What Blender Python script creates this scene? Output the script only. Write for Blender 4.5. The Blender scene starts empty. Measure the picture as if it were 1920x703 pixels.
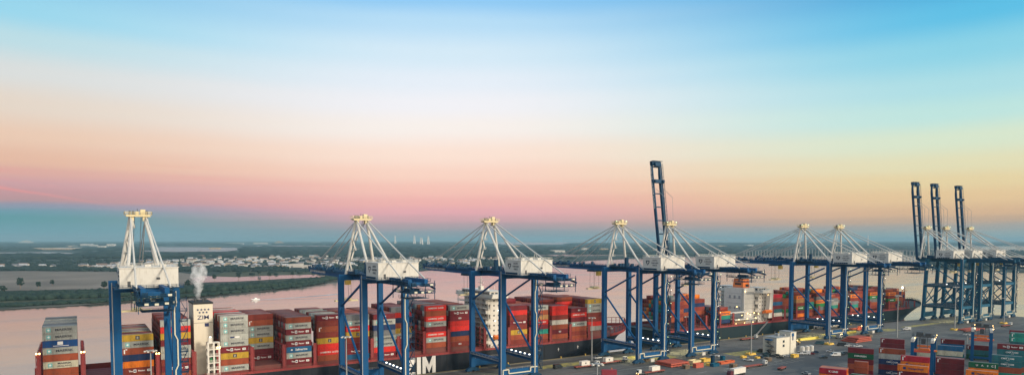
import bpy, bmesh, math, random
import numpy as np
from mathutils import Vector, Matrix, Euler, noise as mnoise
R = math.radians
rnd = random.Random(7)
scn = bpy.context.scene
COL = scn.collection
TAG = {}

# ------------------------------------------------------------------ helpers
def lin(c):
    return tuple(((v / 255) / 12.92 if v <= 10 else ((v / 255 + .055) / 1.055) ** 2.4) for v in c)

class MB:
    """collects shapes for ONE mesh object"""
    def __init__(s):
        s.v = []; s.f = []; s.m = []; s.cur = 0
    def mat(s, i):
        s.cur = i; return s
    def face(s, pts):
        n = len(s.v); s.v += [tuple(p) for p in pts]; s.f.append(tuple(range(n, n + len(pts)))); s.m.append(s.cur); return s
    def hexa(s, p):   # 8 points: bottom 4 ccw, top 4 ccw
        n = len(s.v); s.v += [tuple(q) for q in p]
        for q in ((3, 2, 1, 0), (4, 5, 6, 7), (0, 1, 5, 4), (1, 2, 6, 5), (2, 3, 7, 6), (3, 0, 4, 7)):
            s.f.append(tuple(n + k for k in q)); s.m.append(s.cur)
        return s
    def box(s, x0, x1, y0, y1, z0, z1):
        if x0 > x1: x0, x1 = x1, x0
        if y0 > y1: y0, y1 = y1, y0
        if z0 > z1: z0, z1 = z1, z0
        return s.hexa([(x0, y0, z0), (x1, y0, z0), (x1, y1, z0), (x0, y1, z0), (x0, y0, z1), (x1, y0, z1), (x1, y1, z1), (x0, y1, z1)])
    def cbox(s, c, d):
        return s.box(c[0] - d[0] / 2, c[0] + d[0] / 2, c[1] - d[1] / 2, c[1] + d[1] / 2, c[2] - d[2] / 2, c[2] + d[2] / 2)
    def beam(s, a, b, w, h):   # rectangular bar from a to b
        a = Vector(a); b = Vector(b); t = (b - a).normalized()
        up = Vector((0, 0, 1)) if abs(t.z) < .95 else Vector((0, 1, 0))
        r = t.cross(up).normalized() * (w / 2); u = r.cross(t).normalized() * (h / 2)
        return s.hexa([a - r - u, a + r - u, b + r - u, b - r - u, a - r + u, a + r + u, b + r + u, b - r + u])
    def tube(s, a, b, r0, r1=None, n=8, caps=True):
        r1 = r0 if r1 is None else r1
        a = Vector(a); b = Vector(b); t = (b - a).normalized()
        up = Vector((0, 0, 1)) if abs(t.z) < .95 else Vector((1, 0, 0))
        x = t.cross(up).normalized(); y = t.cross(x).normalized()
        k = len(s.v)
        for c, r in ((a, r0), (b, r1)):
            for i in range(n):
                an = 2 * math.pi * i / n
                s.v.append(tuple(c + x * (math.cos(an) * r) + y * (math.sin(an) * r)))
        for i in range(n):
            j = (i + 1) % n
            s.f.append((k + i, k + j, k + n + j, k + n + i)); s.m.append(s.cur)
        if caps:
            s.f.append(tuple(k + n - 1 - i for i in range(n))); s.m.append(s.cur)
            s.f.append(tuple(k + n + i for i in range(n))); s.m.append(s.cur)
        return s
    def prism(s, pts, axis, a, b):   # 2D outline extruded along an axis
        def P(p, t):
            return {'x': (t, p[0], p[1]), 'y': (p[0], t, p[1]), 'z': (p[0], p[1], t)}[axis]
        n = len(s.v); k = len(pts)
        s.v += [P(p, a) for p in pts] + [P(p, b) for p in pts]
        s.f.append(tuple(n + i for i in range(k))[::-1]); s.m.append(s.cur)
        s.f.append(tuple(n + k + i for i in range(k))); s.m.append(s.cur)
        for i in range(k):
            j = (i + 1) % k
            s.f.append((n + i, n + j, n + k + j, n + k + i)); s.m.append(s.cur)
        return s
    def rail(s, pts, h=1.1, step=3., w=.09):   # handrail along a poly line
        for a, b in zip(pts, pts[1:]):
            a = Vector(a); b = Vector(b); L = (b - a).length; n = max(1, int(L / step))
            for z in (h, h * .5):
                s.beam(a + Vector((0, 0, z)), b + Vector((0, 0, z)), w, w)
            for i in range(n + 1):
                q = a.lerp(b, i / n); s.box(q.x - w / 2, q.x + w / 2, q.y - w / 2, q.y + w / 2, q.z, q.z + h)
        return s
    def mesh(s, name, mats):
        me = bpy.data.meshes.new(name); me.from_pydata(s.v, [], s.f)
        for m in (mats if isinstance(mats, (list, tuple)) else [mats]): me.materials.append(m)
        if any(s.m): me.polygons.foreach_set('material_index', s.m)
        me.update()
        return me
    def build(s, name, mats, parent=None, loc=None):
        return link(name, s.mesh(name, mats), parent, loc)

def link(name, me, parent=None, loc=None):
    o = bpy.data.objects.new(name, me); COL.objects.link(o)
    if parent: o.parent = parent
    if loc: o.location = loc
    return o
def tag(o, label=None, cat=None, group=None, kind=None):
    if label: o['label'] = label
    if cat: o['category'] = cat
    if group: o['group'] = group
    if kind: o['kind'] = kind
    return o
def thing(name, label, cat, loc=(0, 0, 0), rz=0, group=None):
    o = bpy.data.objects.new(name, None); COL.objects.link(o)
    o.location = loc; o.rotation_euler = (0, 0, rz); o.empty_display_size = .5
    return tag(o, label, cat, group)
def kids(o):
    return list(o.children)
def copy_tree(o, parent=None, tree=None):
    c = o.copy(); COL.objects.link(c)
    if parent: c.parent = parent
    for ch in (tree or {}).get(o.name, []): copy_tree(ch, c, tree)
    return c
def tree_of(o):
    t = {}
    for q in bpy.data.objects:
        if q.parent: t.setdefault(q.parent.name, []).append(q)
    return t

# camera-side maths used only to place things on the ground plane (true distances)
F_, H_, AZ, PI_ = 1280., 72., R(57.5), R(3)
CY = 450 + F_ * math.tan(PI_)
Fv = (math.cos(PI_) * math.cos(AZ), math.cos(PI_) * math.sin(AZ), -math.sin(PI_))
Rv = (math.sin(AZ), -math.cos(AZ), 0)
Uv = (math.sin(PI_) * math.cos(AZ), math.sin(PI_) * math.sin(AZ), math.cos(PI_))
def ground(x, y, z=0.):
    a = (x - 960) / F_; b = (CY - y) / F_
    v = [Fv[i] + a * Rv[i] + b * Uv[i] for i in range(3)]
    t = (z - H_) / v[2]
    return Vector((v[0] * t, v[1] * t, z))

# ------------------------------------------------------------------ materials
def newmat(name):
    m = bpy.data.materials.new(name); m.use_nodes = True
    nt = m.node_tree; b = nt.nodes['Principled BSDF']
    return m, nt, b
def N(nt, t, **k):
    n = nt.nodes.new(t)
    for a, v in k.items():
        if a in n.inputs: n.inputs[a].default_value = v
        else: setattr(n, a, v)
    return n
def mixrgb(nt, fac, a, b, mode='MIX'):
    n = nt.nodes.new('ShaderNodeMix'); n.data_type = 'RGBA'; n.blend_type = mode
    for i, v in ((0, fac), (6, a), (7, b)):
        if hasattr(v, 'is_linked'): nt.links.new(v, n.inputs[i])
        else: n.inputs[i].default_value = v if not isinstance(v, tuple) or len(v) == 4 else (*v, 1)
    return n.outputs[2]
def ramp(nt, src, stops, interp='LINEAR'):
    n = nt.nodes.new('ShaderNodeValToRGB'); cr = n.color_ramp; cr.interpolation = interp
    while len(cr.elements) < len(stops): cr.elements.new(.5)
    for e, (p, c) in zip(cr.elements, stops):
        e.position = p; e.color = (c, c, c, 1) if isinstance(c, (int, float)) else (*c, 1)
    nt.links.new(src, n.inputs[0]); return n.outputs[0]
def noise_fac(nt, scale, detail=4, rough=.6, stretch=None, coord='Object'):
    tc = nt.nodes.new('ShaderNodeTexCoord'); mp = nt.nodes.new('ShaderNodeMapping')
    nt.links.new(tc.outputs[coord], mp.inputs[0])
    if stretch: mp.inputs['Scale'].default_value = stretch
    n = nt.nodes.new('ShaderNodeTexNoise'); n.inputs['Scale'].default_value = scale
    n.inputs['Detail'].default_value = detail; n.inputs['Roughness'].default_value = rough
    nt.links.new(mp.outputs[0], n.inputs['Vector']); return n.outputs['Fac']
def paint(name, col, rough=.5, var=.25, scale=.35, metal=0., dirt=(0.10, 0.075, 0.055), amount=.35, streak=(1, 1, .25), spec=.5):
    m, nt, b = newmat(name)
    f1 = noise_fac(nt, scale, 5, .65, streak)
    f2 = noise_fac(nt, scale * 6, 3, .6, streak)
    base = mixrgb(nt, f1, tuple(c * (1 - var) for c in col), tuple(min(1, c * (1 + var)) for c in col))
    dm = ramp(nt, f2, [(.52, 0.), (.8, amount)])
    c = mixrgb(nt, dm, base, dirt)
    nt.links.new(c, b.inputs['Base Color'])
    b.inputs['Roughness'].default_value = rough; b.inputs['Metallic'].default_value = metal; b.inputs['Specular IOR Level'].default_value = spec
    return m
def emit(name, col, s):
    m, nt, b = newmat(name)
    b.inputs['Base Color'].default_value = (*col, 1); b.inputs['Emission Color'].default_value = (*col, 1)
    b.inputs['Emission Strength'].default_value = s
    return m

BLUE = paint('crane_blue_paint', (.0006, .066, .185), .6, .22, .25, dirt=(.02, .05, .08), amount=.5, spec=.2)
BLUE_DK = paint('crane_dark_blue_paint', (.001, .036, .085), .6, .25, .4, dirt=(.03, .035, .04), amount=.4, spec=.2)
BLUE_TEAL = paint('crane_teal_blue_paint', (.002, .075, .14), .6, .25, .4, dirt=(.02, .05, .06), amount=.4, spec=.2)
WHITE = paint('crane_white_paint', (.53, .515, .47), .5, .09, .25, dirt=(.26, .21, .15), amount=.5)
CREAM = paint('cream_yellow_paint', (.62, .52, .30), .5, .1, .4, amount=.2)
PALE = paint('pale_cable_tray', (.55, .53, .42), .5, .1, .5, amount=.3)
GREY = paint('galvanised_steel', (.30, .31, .31), .5, .15, .6, metal=.3, amount=.2)
DGREY = paint('dark_steel', (.045, .05, .055), .6, .2, .6)
BLACK = paint('black_rubber', (.015, .016, .018), .8, .2, 1.)
YELLOW = paint('safety_yellow', (.62, .40, .06), .55, .15, .6, amount=.3)
ORANGE = paint('orange_paint', (.75, .17, .02), .5, .12, .4, amount=.25)
RED = paint('deck_red_paint', (.24, .022, .022), .6, .25, .3, amount=.4)
DECKRED = paint('hatch_brown_red', (.16, .045, .035), .75, .3, .15, amount=.5)
HULL1 = paint('hull_black_paint', (.006, .010, .018), .5, .3, .05, dirt=(.06, .05, .05), amount=.3, streak=(1, 1, .1), spec=.25)
HULL2 = paint('hull_dark_teal_paint', (.005, .020, .028), .5, .3, .05, dirt=(.06, .04, .03), amount=.3, streak=(1, 1, .1), spec=.25)
BOOT = paint('boot_topping_red', (.16, .03, .025), .6, .2, .1)
SHIPW = paint('ship_white_paint', (.63, .60, .54), .5, .07, .15, dirt=(.36, .24, .14), amount=.3)
GLASS, _nt, _b = newmat('dark_window_glass')
_b.inputs['Base Color'].default_value = (.02, .03, .04, 1); _b.inputs['Roughness'].default_value = .12
LETTER_W = paint('white_lettering', (.72, .70, .66), .6, .05, 1., amount=.1)
LETTER_K = paint('dark_lettering', (.02, .025, .04), .6, .1, 1., amount=.0)
LETTER_B = paint('navy_lettering', (.01, .02, .10), .6, .1, 1., amount=.0)
LETTER_T = paint('star_panel_teal', (.12, .42, .42), .6, .1, 1., amount=.0)
LAMP = emit('lit_lamp_white', (1., .97, .85), 3.2)
LAMPG = emit('lit_lamp_greenish', (.75, 1., .55), 2.6)
LAMPW = emit('lit_lamp_warm', (1., .62, .22), 9.)
WOOD = paint('treated_timber', (.2, .14, .09), .8, .3, .5)

def container_mat(name, attr):
    m, nt, b = newmat(name)
    if attr:
        a = nt.nodes.new('ShaderNodeAttribute'); a.attribute_name = 'Col'; base = a.outputs['Color']
    else:
        base = nt.nodes.new('ShaderNodeObjectInfo').outputs['Color']
    f1 = noise_fac(nt, .5, 5, .65, (1, 1, .35))
    f2 = noise_fac(nt, 2.2, 4, .7, (1, 1, .2))
    c1 = mixrgb(nt, 1., base, ramp(nt, f1, [(.3, .66), (.7, 1.15)]), 'MULTIPLY')
    c2 = mixrgb(nt, ramp(nt, f2, [(.5, 0.), (.75, .5)]), c1, (.10, .045, .028))
    # roofs paled: sky reflection painted into the colour, with dust and fading
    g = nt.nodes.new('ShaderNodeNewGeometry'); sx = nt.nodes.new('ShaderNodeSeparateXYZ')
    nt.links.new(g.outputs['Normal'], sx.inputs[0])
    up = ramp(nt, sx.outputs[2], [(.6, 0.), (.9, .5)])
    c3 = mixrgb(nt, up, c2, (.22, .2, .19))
    nt.links.new(c3, b.inputs['Base Color']); b.inputs['Roughness'].default_value = .6; b.inputs['Specular IOR Level'].default_value = .22
    return m
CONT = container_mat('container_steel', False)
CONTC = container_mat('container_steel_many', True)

# ------------------------------------------------------------------ lettering
_tc = {}
def text_mesh(s, size, mat, sx=1., bold=.02, ext=.03):
    k = (s, size, mat.name, sx, bold)
    if k in _tc: return _tc[k]
    cu = bpy.data.curves.new('lettering', 'FONT'); cu.body = s; cu.size = size; cu.extrude = ext
    cu.align_x = 'CENTER'; cu.align_y = 'CENTER'; cu.offset = bold; cu.resolution_u = 2
    o = bpy.data.objects.new('lettering', cu); COL.objects.link(o)
    bpy.context.view_layer.update()
    me = bpy.data.meshes.new_from_object(o.evaluated_get(bpy.context.evaluated_depsgraph_get()))
    bpy.data.objects.remove(o); bpy.data.curves.remove(cu)
    # stand it up: text x -> +x, text y -> +z, facing -y
    me.transform(Matrix.Rotation(R(90), 4, 'X') @ Matrix.Diagonal((sx, 1, 1, 1)))
    me.materials.clear(); me.materials.append(mat)
    for p in me.polygons: p.material_index = 0
    me.name = 'lettering'
    _tc[k] = me
    return me
def merge_meshes(name, items):
    """items: (mesh, offset) joined as one lettering mesh"""
    bm = bmesh.new(); mats = []
    for me, off in items:
        mi = []
        for m in me.materials:
            if m not in mats: mats.append(m)
            mi.append(mats.index(m))
        n0 = len(bm.faces); v0 = len(bm.verts)
        bm.from_mesh(me); bm.verts.ensure_lookup_table(); bm.faces.ensure_lookup_table()
        for v in bm.verts[v0:]: v.co += Vector(off)
        for f in bm.faces[n0:]: f.material_index = mi[f.material_index] if mi else 0
    out = bpy.data.meshes.new(name); bm.to_mesh(out); bm.free()
    for m in mats: out.materials.append(m)
    return out
def block(x0, x1, z0, z1, mat, y=0, t=.03):
    return MB().box(x0, x1, y - t, y + .01, z0, z1).mesh('lettering', mat)

# ------------------------------------------------------------------ camera
cam = bpy.data.cameras.new('camera'); camo = bpy.data.objects.new('camera', cam); COL.objects.link(camo)
camo.location = (0, 0, H_); camo.rotation_euler = (R(90) - PI_, 0, AZ - R(90))
cam.sensor_width = 36; cam.lens = F_ / 1920 * 36; cam.shift_y = (CY - 351.5) / 1920
cam.clip_start = 1; cam.clip_end = 200000
scn.camera = camo

# ------------------------------------------------------------------ world
SUN_EL, SUN_AZ = 8., -62.      # azimuth of the sun direction (degrees ccw from +X)
w = bpy.data.worlds.new('World'); scn.world = w; w.use_nodes = True
nt = w.node_tree; nt.nodes.clear()
out = nt.nodes.new('ShaderNodeOutputWorld'); bg = nt.nodes.new('ShaderNodeBackground')
tc = nt.nodes.new('ShaderNodeTexCoord'); sep = nt.nodes.new('ShaderNodeSeparateXYZ')
nt.links.new(tc.outputs['Generated'], sep.inputs[0])
mr = N(nt, 'ShaderNodeMapRange'); mr.inputs['From Min'].default_value = 0; mr.inputs['From Max'].default_value = .5
# slight unevenness of the twilight bands
nz = nt.nodes.new('ShaderNodeTexNoise'); nz.inputs['Scale'].default_value = 2.2; nz.inputs['Detail'].default_value = 3
mpw = nt.nodes.new('ShaderNodeMapping'); mpw.inputs['Scale'].default_value = (1, 1, 5)
nt.links.new(tc.outputs['Generated'], mpw.inputs[0]); nt.links.new(mpw.outputs[0], nz.inputs['Vector'])
m1 = nt.nodes.new('ShaderNodeMath'); m1.operation = 'MULTIPLY_ADD'; m1.inputs[1].default_value = .022; m1.inputs[2].default_value = -.011
nt.links.new(nz.outputs['Fac'], m1.inputs[0])
ma = nt.nodes.new('ShaderNodeMath'); ma.operation = 'ADD'
nt.links.new(sep.outputs[2], ma.inputs[0]); nt.links.new(m1.outputs[0], ma.inputs[1])
nt.links.new(ma.outputs[0], mr.inputs['Value'])
def sky_stops(rows, k):
    # rows: (pixel row in the photograph, colour); k = cos of the angle off the view axis
    st = []
    for y, c in rows:
        el = math.atan((450 - y) / 1280 * k); st.append((min(1, math.sin(el) / .5), lin(c)))
    return sorted(st)
TOP = [(-250, (112, 172, 220)), (-600, (122, 170, 208))]
L_ROWS = [(452, (116, 158, 172)), (430, (103, 156, 168)), (410, (92, 152, 160)), (400, (104, 153, 168)), (388, (142, 150, 170)), (376, (188, 148, 152)), (360, (198, 151, 156)), (343, (207, 160, 164)), (322, (222, 171, 160)), (300, (231, 186, 162)),
          (250, (236, 202, 178)), (190, (230, 215, 200)), (130, (219, 222, 220)), (70, (188, 221, 229)), (20, (152, 214, 236)), (-60, (128, 196, 232))] + TOP
M_ROWS = [(452, (138, 156, 166)), (438, (148, 156, 164)), (424, (182, 158, 164)), (410, (216, 164, 170)), (396, (236, 170, 176)), (378, (245, 180, 174)), (358, (251, 196, 182)), (330, (254, 214, 196)), (295, (255, 228, 212)),
          (245, (251, 242, 236)), (200, (244, 243, 247)), (160, (232, 240, 249)), (110, (214, 235, 248)), (55, (184, 222, 247)), (10, (146, 203, 245)), (-60, (118, 182, 232))] + TOP
R_ROWS = [(452, (140, 166, 168)), (440, (152, 166, 164)), (426, (170, 164, 156)), (412, (200, 168, 140)), (396, (222, 182, 142)), (366, (233, 200, 152)), (336, (234, 213, 164)), (300, (230, 224, 184)), (255, (218, 232, 206)),
          (205, (192, 230, 224)), (150, (174, 223, 230)), (80, (140, 211, 231)), (15, (94, 192, 230)), (-60, (72, 170, 220))] + TOP
rl = ramp(nt, mr.outputs[0], sky_stops(L_ROWS, .8), 'EASE')
rm_ = ramp(nt, mr.outputs[0], sky_stops(M_ROWS, 1.), 'EASE')
rr = ramp(nt, mr.outputs[0], sky_stops(R_ROWS, .8), 'EASE')
dot = nt.nodes.new('ShaderNodeVectorMath'); dot.operation = 'DOT_PRODUCT'; dot.inputs[1].default_value = Rv
nt.links.new(tc.outputs['Generated'], dot.inputs[0])
def mapf(a, b):
    n = nt.nodes.new('ShaderNodeMapRange'); n.interpolation_type = 'SMOOTHSTEP'
    n.inputs['From Min'].default_value = a; n.inputs['From Max'].default_value = b
    nt.links.new(dot.outputs['Value'], n.inputs['Value']); return n.outputs[0]
c = mixrgb(nt, mapf(-.62, -.12), rl, rm_)
c = mixrgb(nt, mapf(-.06, .56), c, rr)
# faint pink cloud streaks low on the left
wv = nt.nodes.new('ShaderNodeTexNoise'); wv.inputs['Scale'].default_value = 3.; wv.inputs['Detail'].default_value = 5
mp2 = nt.nodes.new('ShaderNodeMapping'); mp2.inputs['Scale'].default_value = (1, 1, 26); mp2.inputs['Rotation'].default_value = (R(4), R(3), 0)
nt.links.new(tc.outputs['Generated'], mp2.inputs[0]); nt.links.new(mp2.outputs[0], wv.inputs['Vector'])
band = ramp(nt, mr.outputs[0], [(0.06, 0.), (.10, 1.), (.17, 1.), (.23, 0.)])
st1 = ramp(nt, wv.outputs['Fac'], [(.5, 0.), (.72, .45)])
mm = nt.nodes.new('ShaderNodeMath'); mm.operation = 'MULTIPLY'; nt.links.new(band, mm.inputs[0]); nt.links.new(st1, mm.inputs[1])
lf = mapf(-.15, -.5); mm2 = nt.nodes.new('ShaderNodeMath'); mm2.operation = 'MULTIPLY'; nt.links.new(mm.outputs[0], mm2.inputs[0]); nt.links.new(lf, mm2.inputs[1])
c = mixrgb(nt, mm2.outputs[0], c, lin((238, 150, 150)))
def mth(op, a, b=None, clamp=False):
    n = nt.nodes.new('ShaderNodeMath'); n.operation = op; n.use_clamp = clamp
    for i_, v_ in enumerate((a, b)):
        if v_ is None: continue
        if hasattr(v_, 'is_linked'): nt.links.new(v_, n.inputs[i_])
        else: n.inputs[i_].default_value = v_
    return n.outputs[0]
for z0, sl, wd, f0, am in ((.0612, -.216, .0032, -.49, .75), (.0805, -.10, .0022, -.55, .6), (.072, -.16, .003, -.53, .3)):
    line = mth('ADD', mth('MULTIPLY', mth('ADD', dot.outputs['Value'], .6), sl), z0)
    dd = mth('ABSOLUTE', mth('SUBTRACT', ma.outputs[0], line))
    k_ = mth('SUBTRACT', 1., mth('DIVIDE', dd, wd), True)
    fade = mth('MULTIPLY', mth('SUBTRACT', f0, dot.outputs['Value']), 9., True)
    c = mixrgb(nt, mth('MULTIPLY', mth('MULTIPLY', mth('MULTIPLY', k_, fade), am), mth('ADD', wv.outputs['Fac'], .4), True), c, lin((238, 150, 146)))
sky = nt.nodes.new('ShaderNodeTexSky'); sky.sky_type = 'NISHITA'; sky.sun_disc = False
sky.sun_elevation = R(SUN_EL); sky.sun_rotation = R(90 - SUN_AZ)
sk = mixrgb(nt, 1., sky.outputs[0], (.003, .003, .003), 'MULTIPLY')
c = mixrgb(nt, 1., c, sk, 'ADD')
# the afterglow behind the camera, in the west, much brighter than the eastern sky
dw = nt.nodes.new('ShaderNodeVectorMath'); dw.operation = 'DOT_PRODUCT'; dw.inputs[1].default_value = (math.cos(R(SUN_AZ - 20)), math.sin(R(SUN_AZ - 20)), .25)
nt.links.new(tc.outputs['Generated'], dw.inputs[0])
gw = nt.nodes.new('ShaderNodeMapRange'); gw.interpolation_type = 'SMOOTHSTEP'; gw.inputs['From Min'].default_value = .15; gw.inputs['From Max'].default_value = 1.
nt.links.new(dw.outputs['Value'], gw.inputs['Value'])
gc = mixrgb(nt, gw.outputs[0], (0., 0., 0.), (1.75, 1.35, .9)); c = mixrgb(nt, 1., c, gc, 'ADD')
nt.links.new(c, bg.inputs[0]); bg.inputs[1].default_value = 1.
nt.links.new(bg.outputs[0], out.inputs[0])
sun = bpy.data.lights.new('sun', 'SUN'); sun.energy = 3.0; sun.angle = R(12); sun.color = (1., .86, .68)
so = bpy.data.objects.new('sun', sun); COL.objects.link(so)
dv = Vector((math.cos(R(SUN_EL + 12)) * math.cos(R(SUN_AZ)), math.cos(R(SUN_EL + 12)) * math.sin(R(SUN_AZ)), math.sin(R(SUN_EL + 12))))
so.rotation_euler = dv.to_track_quat('Z', 'Y').to_euler(); so.location = (0, -50, 200)
scn.view_settings.view_transform = 'Standard'; scn.view_settings.look = 'None'
scn.view_settings.exposure = 0; scn.view_settings.gamma = 1

# ------------------------------------------------------------------ setting: water, land, terminal
def sheet(name, pts, z, mat, kind='structure'):
    bm = bmesh.new()
    vs = [bm.verts.new((p[0], p[1], z)) for p in pts]
    es = [bm.edges.new((vs[i], vs[(i + 1) % len(vs)])) for i in range(len(vs))]
    bmesh.ops.triangle_fill(bm, use_beauty=True, use_dissolve=False, edges=es)
    for f in bm.faces:
        if f.normal.z < 0: f.normal_flip()
    me = bpy.data.meshes.new(name); bm.to_mesh(me); bm.free(); me.materials.append(mat)
    o = link(name, me); o['kind'] = kind
    return o

WATER, nt, b = newmat('estuary_water')
b.inputs['Base Color'].default_value = (.13, .105, .095, 1); b.inputs['Roughness'].default_value = .08; b.inputs['IOR'].default_value = 1.6
tcn = nt.nodes.new('ShaderNodeTexCoord')
bump = nt.nodes.new('ShaderNodeBump'); bump.inputs['Strength'].default_value = .14; bump.inputs['Distance'].default_value = .5
n1 = nt.nodes.new('ShaderNodeTexNoise'); n1.inputs['Scale'].default_value = .12; n1.inputs['Detail'].default_value = 4
nt.links.new(tcn.outputs['Object'], n1.inputs['Vector']); nt.links.new(n1.outputs['Fac'], bump.inputs['Height'])
nt.links.new(bump.outputs[0], b.inputs['Normal'])
n2 = noise_fac(nt, .006, 5, .62, (1, 2.6, 1))
rg = nt.nodes.new('ShaderNodeMapRange'); rg.inputs['From Min'].default_value = .35; rg.inputs['From Max'].default_value = .65; rg.inputs['To Min'].default_value = .05; rg.inputs['To Max'].default_value = .17
nt.links.new(n2, rg.inputs['Value']); nt.links.new(rg.outputs[0], b.inputs['Roughness'])
gl = nt.nodes.new('ShaderNodeBsdfGlossy'); gl.inputs['Color'].default_value = (.88, .77, .75, 1)
nt.links.new(rg.outputs[0], gl.inputs['Roughness']); nt.links.new(bump.outputs[0], gl.inputs['Normal'])
mx = nt.nodes.new('ShaderNodeMixShader'); mx.inputs[0].default_value = .27
nt.links.new(b.outputs[0], mx.inputs[1]); nt.links.new(gl.outputs[0], mx.inputs[2])
nt.links.new(mx.outputs[0], nt.nodes['Material Output'].inputs[0])
sheet('water', [(-160000, -160000), (160000, -160000), (160000, 160000), (-160000, 160000)], -4, WATER)

def land_mat(name, stops, scale, rough=.95, bumpd=0):
    m, nt, b = newmat(name)
    f = noise_fac(nt, scale, 7, .62)
    nt.links.new(ramp(nt, f, stops), b.inputs['Base Color']); b.inputs['Roughness'].default_value = rough
    b.inputs['Specular IOR Level'].default_value = .15
    return m
LAND = land_mat('far_land_scrub', [(.3, (.014, .026, .024)), (.5, (.028, .042, .034)), (.62, (.06, .068, .055)), (.75, (.14, .13, .11))], .004)
MARSH = land_mat('dry_marsh_field', [(.3, (.12, .105, .09)), (.5, (.17, .145, .12)), (.7, (.23, .195, .165))], .006)
GRASS = land_mat('marsh_grass_bank', [(.3, (.035, .045, .028)), (.55, (.065, .07, .042)), (.75, (.10, .095, .06))], .03)
MUD = land_mat('mud_bank', [(.3, (.07, .07, .055)), (.7, (.13, .12, .09))], .05)

land_px = [(-260, 592), (0, 577), (150, 569), (300, 558), (400, 552), (480, 546), (580, 534), (640, 522), (700, 514), (780, 508), (880, 501), (960, 496), (1040, 491), (1120, 488), (1200, 485),
           (1330, 479), (1440, 477), (1600, 478), (1740, 478), (2200, 479), (3000, 480), (3000, 450.8), (-900, 450.8), (-900, 600)]
def wob(pts, amp, n=6):
    out = []
    for i, p in enumerate(pts):
        q = pts[(i + 1) % len(pts)]
        for k in range(n):
            t = k / n; x = p[0] + (q[0] - p[0]) * t; y = p[1] + (q[1] - p[1]) * t
            a = amp if y > 460 else 0
            out.append((x, y + (mnoise.noise(Vector((x * .02, y * .1, 3.1))) * a * 2)))
    return out
sheet('land', [ground(x, y, -3.4) for x, y in wob(land_px, 1.2)], -3.4, LAND)
sheet('mud_bank', [ground(x, y, -3.6) for x, y in wob([(-260, 598), (0, 580), (150, 572), (300, 560), (480, 548), (640, 524), (700, 515), (690, 510), (480, 540), (150, 562), (-260, 585)], .8)], -3.6, MUD)
sheet('grass_bank', [ground(x, y, -3.1) for x, y in wob([(-260, 588), (0, 571), (150, 564), (300, 553), (480, 541), (620, 522), (560, 524), (380, 534), (200, 547), (0, 556), (-260, 566)], 1.)], -3.1, GRASS)
sheet('marsh_field', [ground(x, y, -3.0) for x, y in wob([(-260, 548), (0, 545), (200, 541), (330, 536), (400, 528), (395, 518), (330, 510), (200, 509), (0, 508), (-260, 508)], .8)], -3.0, MARSH)
sheet('marsh_flat', [ground(x, y, -3.05) for x, y in wob([(430, 528), (560, 522), (640, 512), (700, 508), (560, 506), (420, 510), (380, 520)], .8)], -3.05, GRASS)
# tidal ponds and the far lakes
ponds = [[(372, 529), (430, 528), (520, 523), (600, 519), (655, 515), (600, 514), (520, 516), (440, 519), (380, 517), (360, 522)],
         [(270, 471), (340, 472), (420, 471), (462, 467), (440, 464.5), (350, 463), (280, 463)],
         [(-50, 474), (90, 472), (150, 475), (120, 478), (-50, 478)],
         [(480, 461.6), (600, 461.4), (640, 460.6), (560, 460.2), (480, 460.6)],
         [(905, 457.2), (990, 458.2), (1080, 457.6), (1060, 455), (980, 453.6), (910, 454)],
         [(1040, 454.6), (1180, 454.2), (1330, 453.6), (1520, 454), (1520, 452.4), (1040, 452.6)],
         [(1000, 481), (1100, 479.5), (1190, 478.4), (1100, 477), (1010, 478.2)],
         [(1740, 468), (1920, 469), (2100, 469), (2100, 462), (1920, 461), (1760, 463)]]
for p in ponds:
    o = sheet('tidal_water', [ground(x, y, -2.9) for x, y in wob(p, .25, 3)], -2.9, WATER)
sheet('river_bank', [ground(x, y, -3.2) for x, y in wob([(1725, 503), (1800, 506), (1870, 509), (1960, 511), (2300, 516), (2300, 489), (1960, 487), (1860, 488), (1780, 489), (1725, 492)], .8)], -3.2, LAND)
# dredged spoil / lawns in the suburb
for p in ([(0, 502), (180, 505), (420, 506), (560, 505), (420, 502), (180, 500)], [(1150, 470), (1300, 471), (1420, 468), (1300, 466), (1170, 467)], [(700, 470), (860, 471), (920, 468), (800, 466)],
          [(600, 486), (760, 484), (700, 481), (560, 483)]):
    sheet('meadow', [ground(x, y, -2.95) for x, y in wob(p, .3, 3)], -2.95, MARSH)

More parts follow.
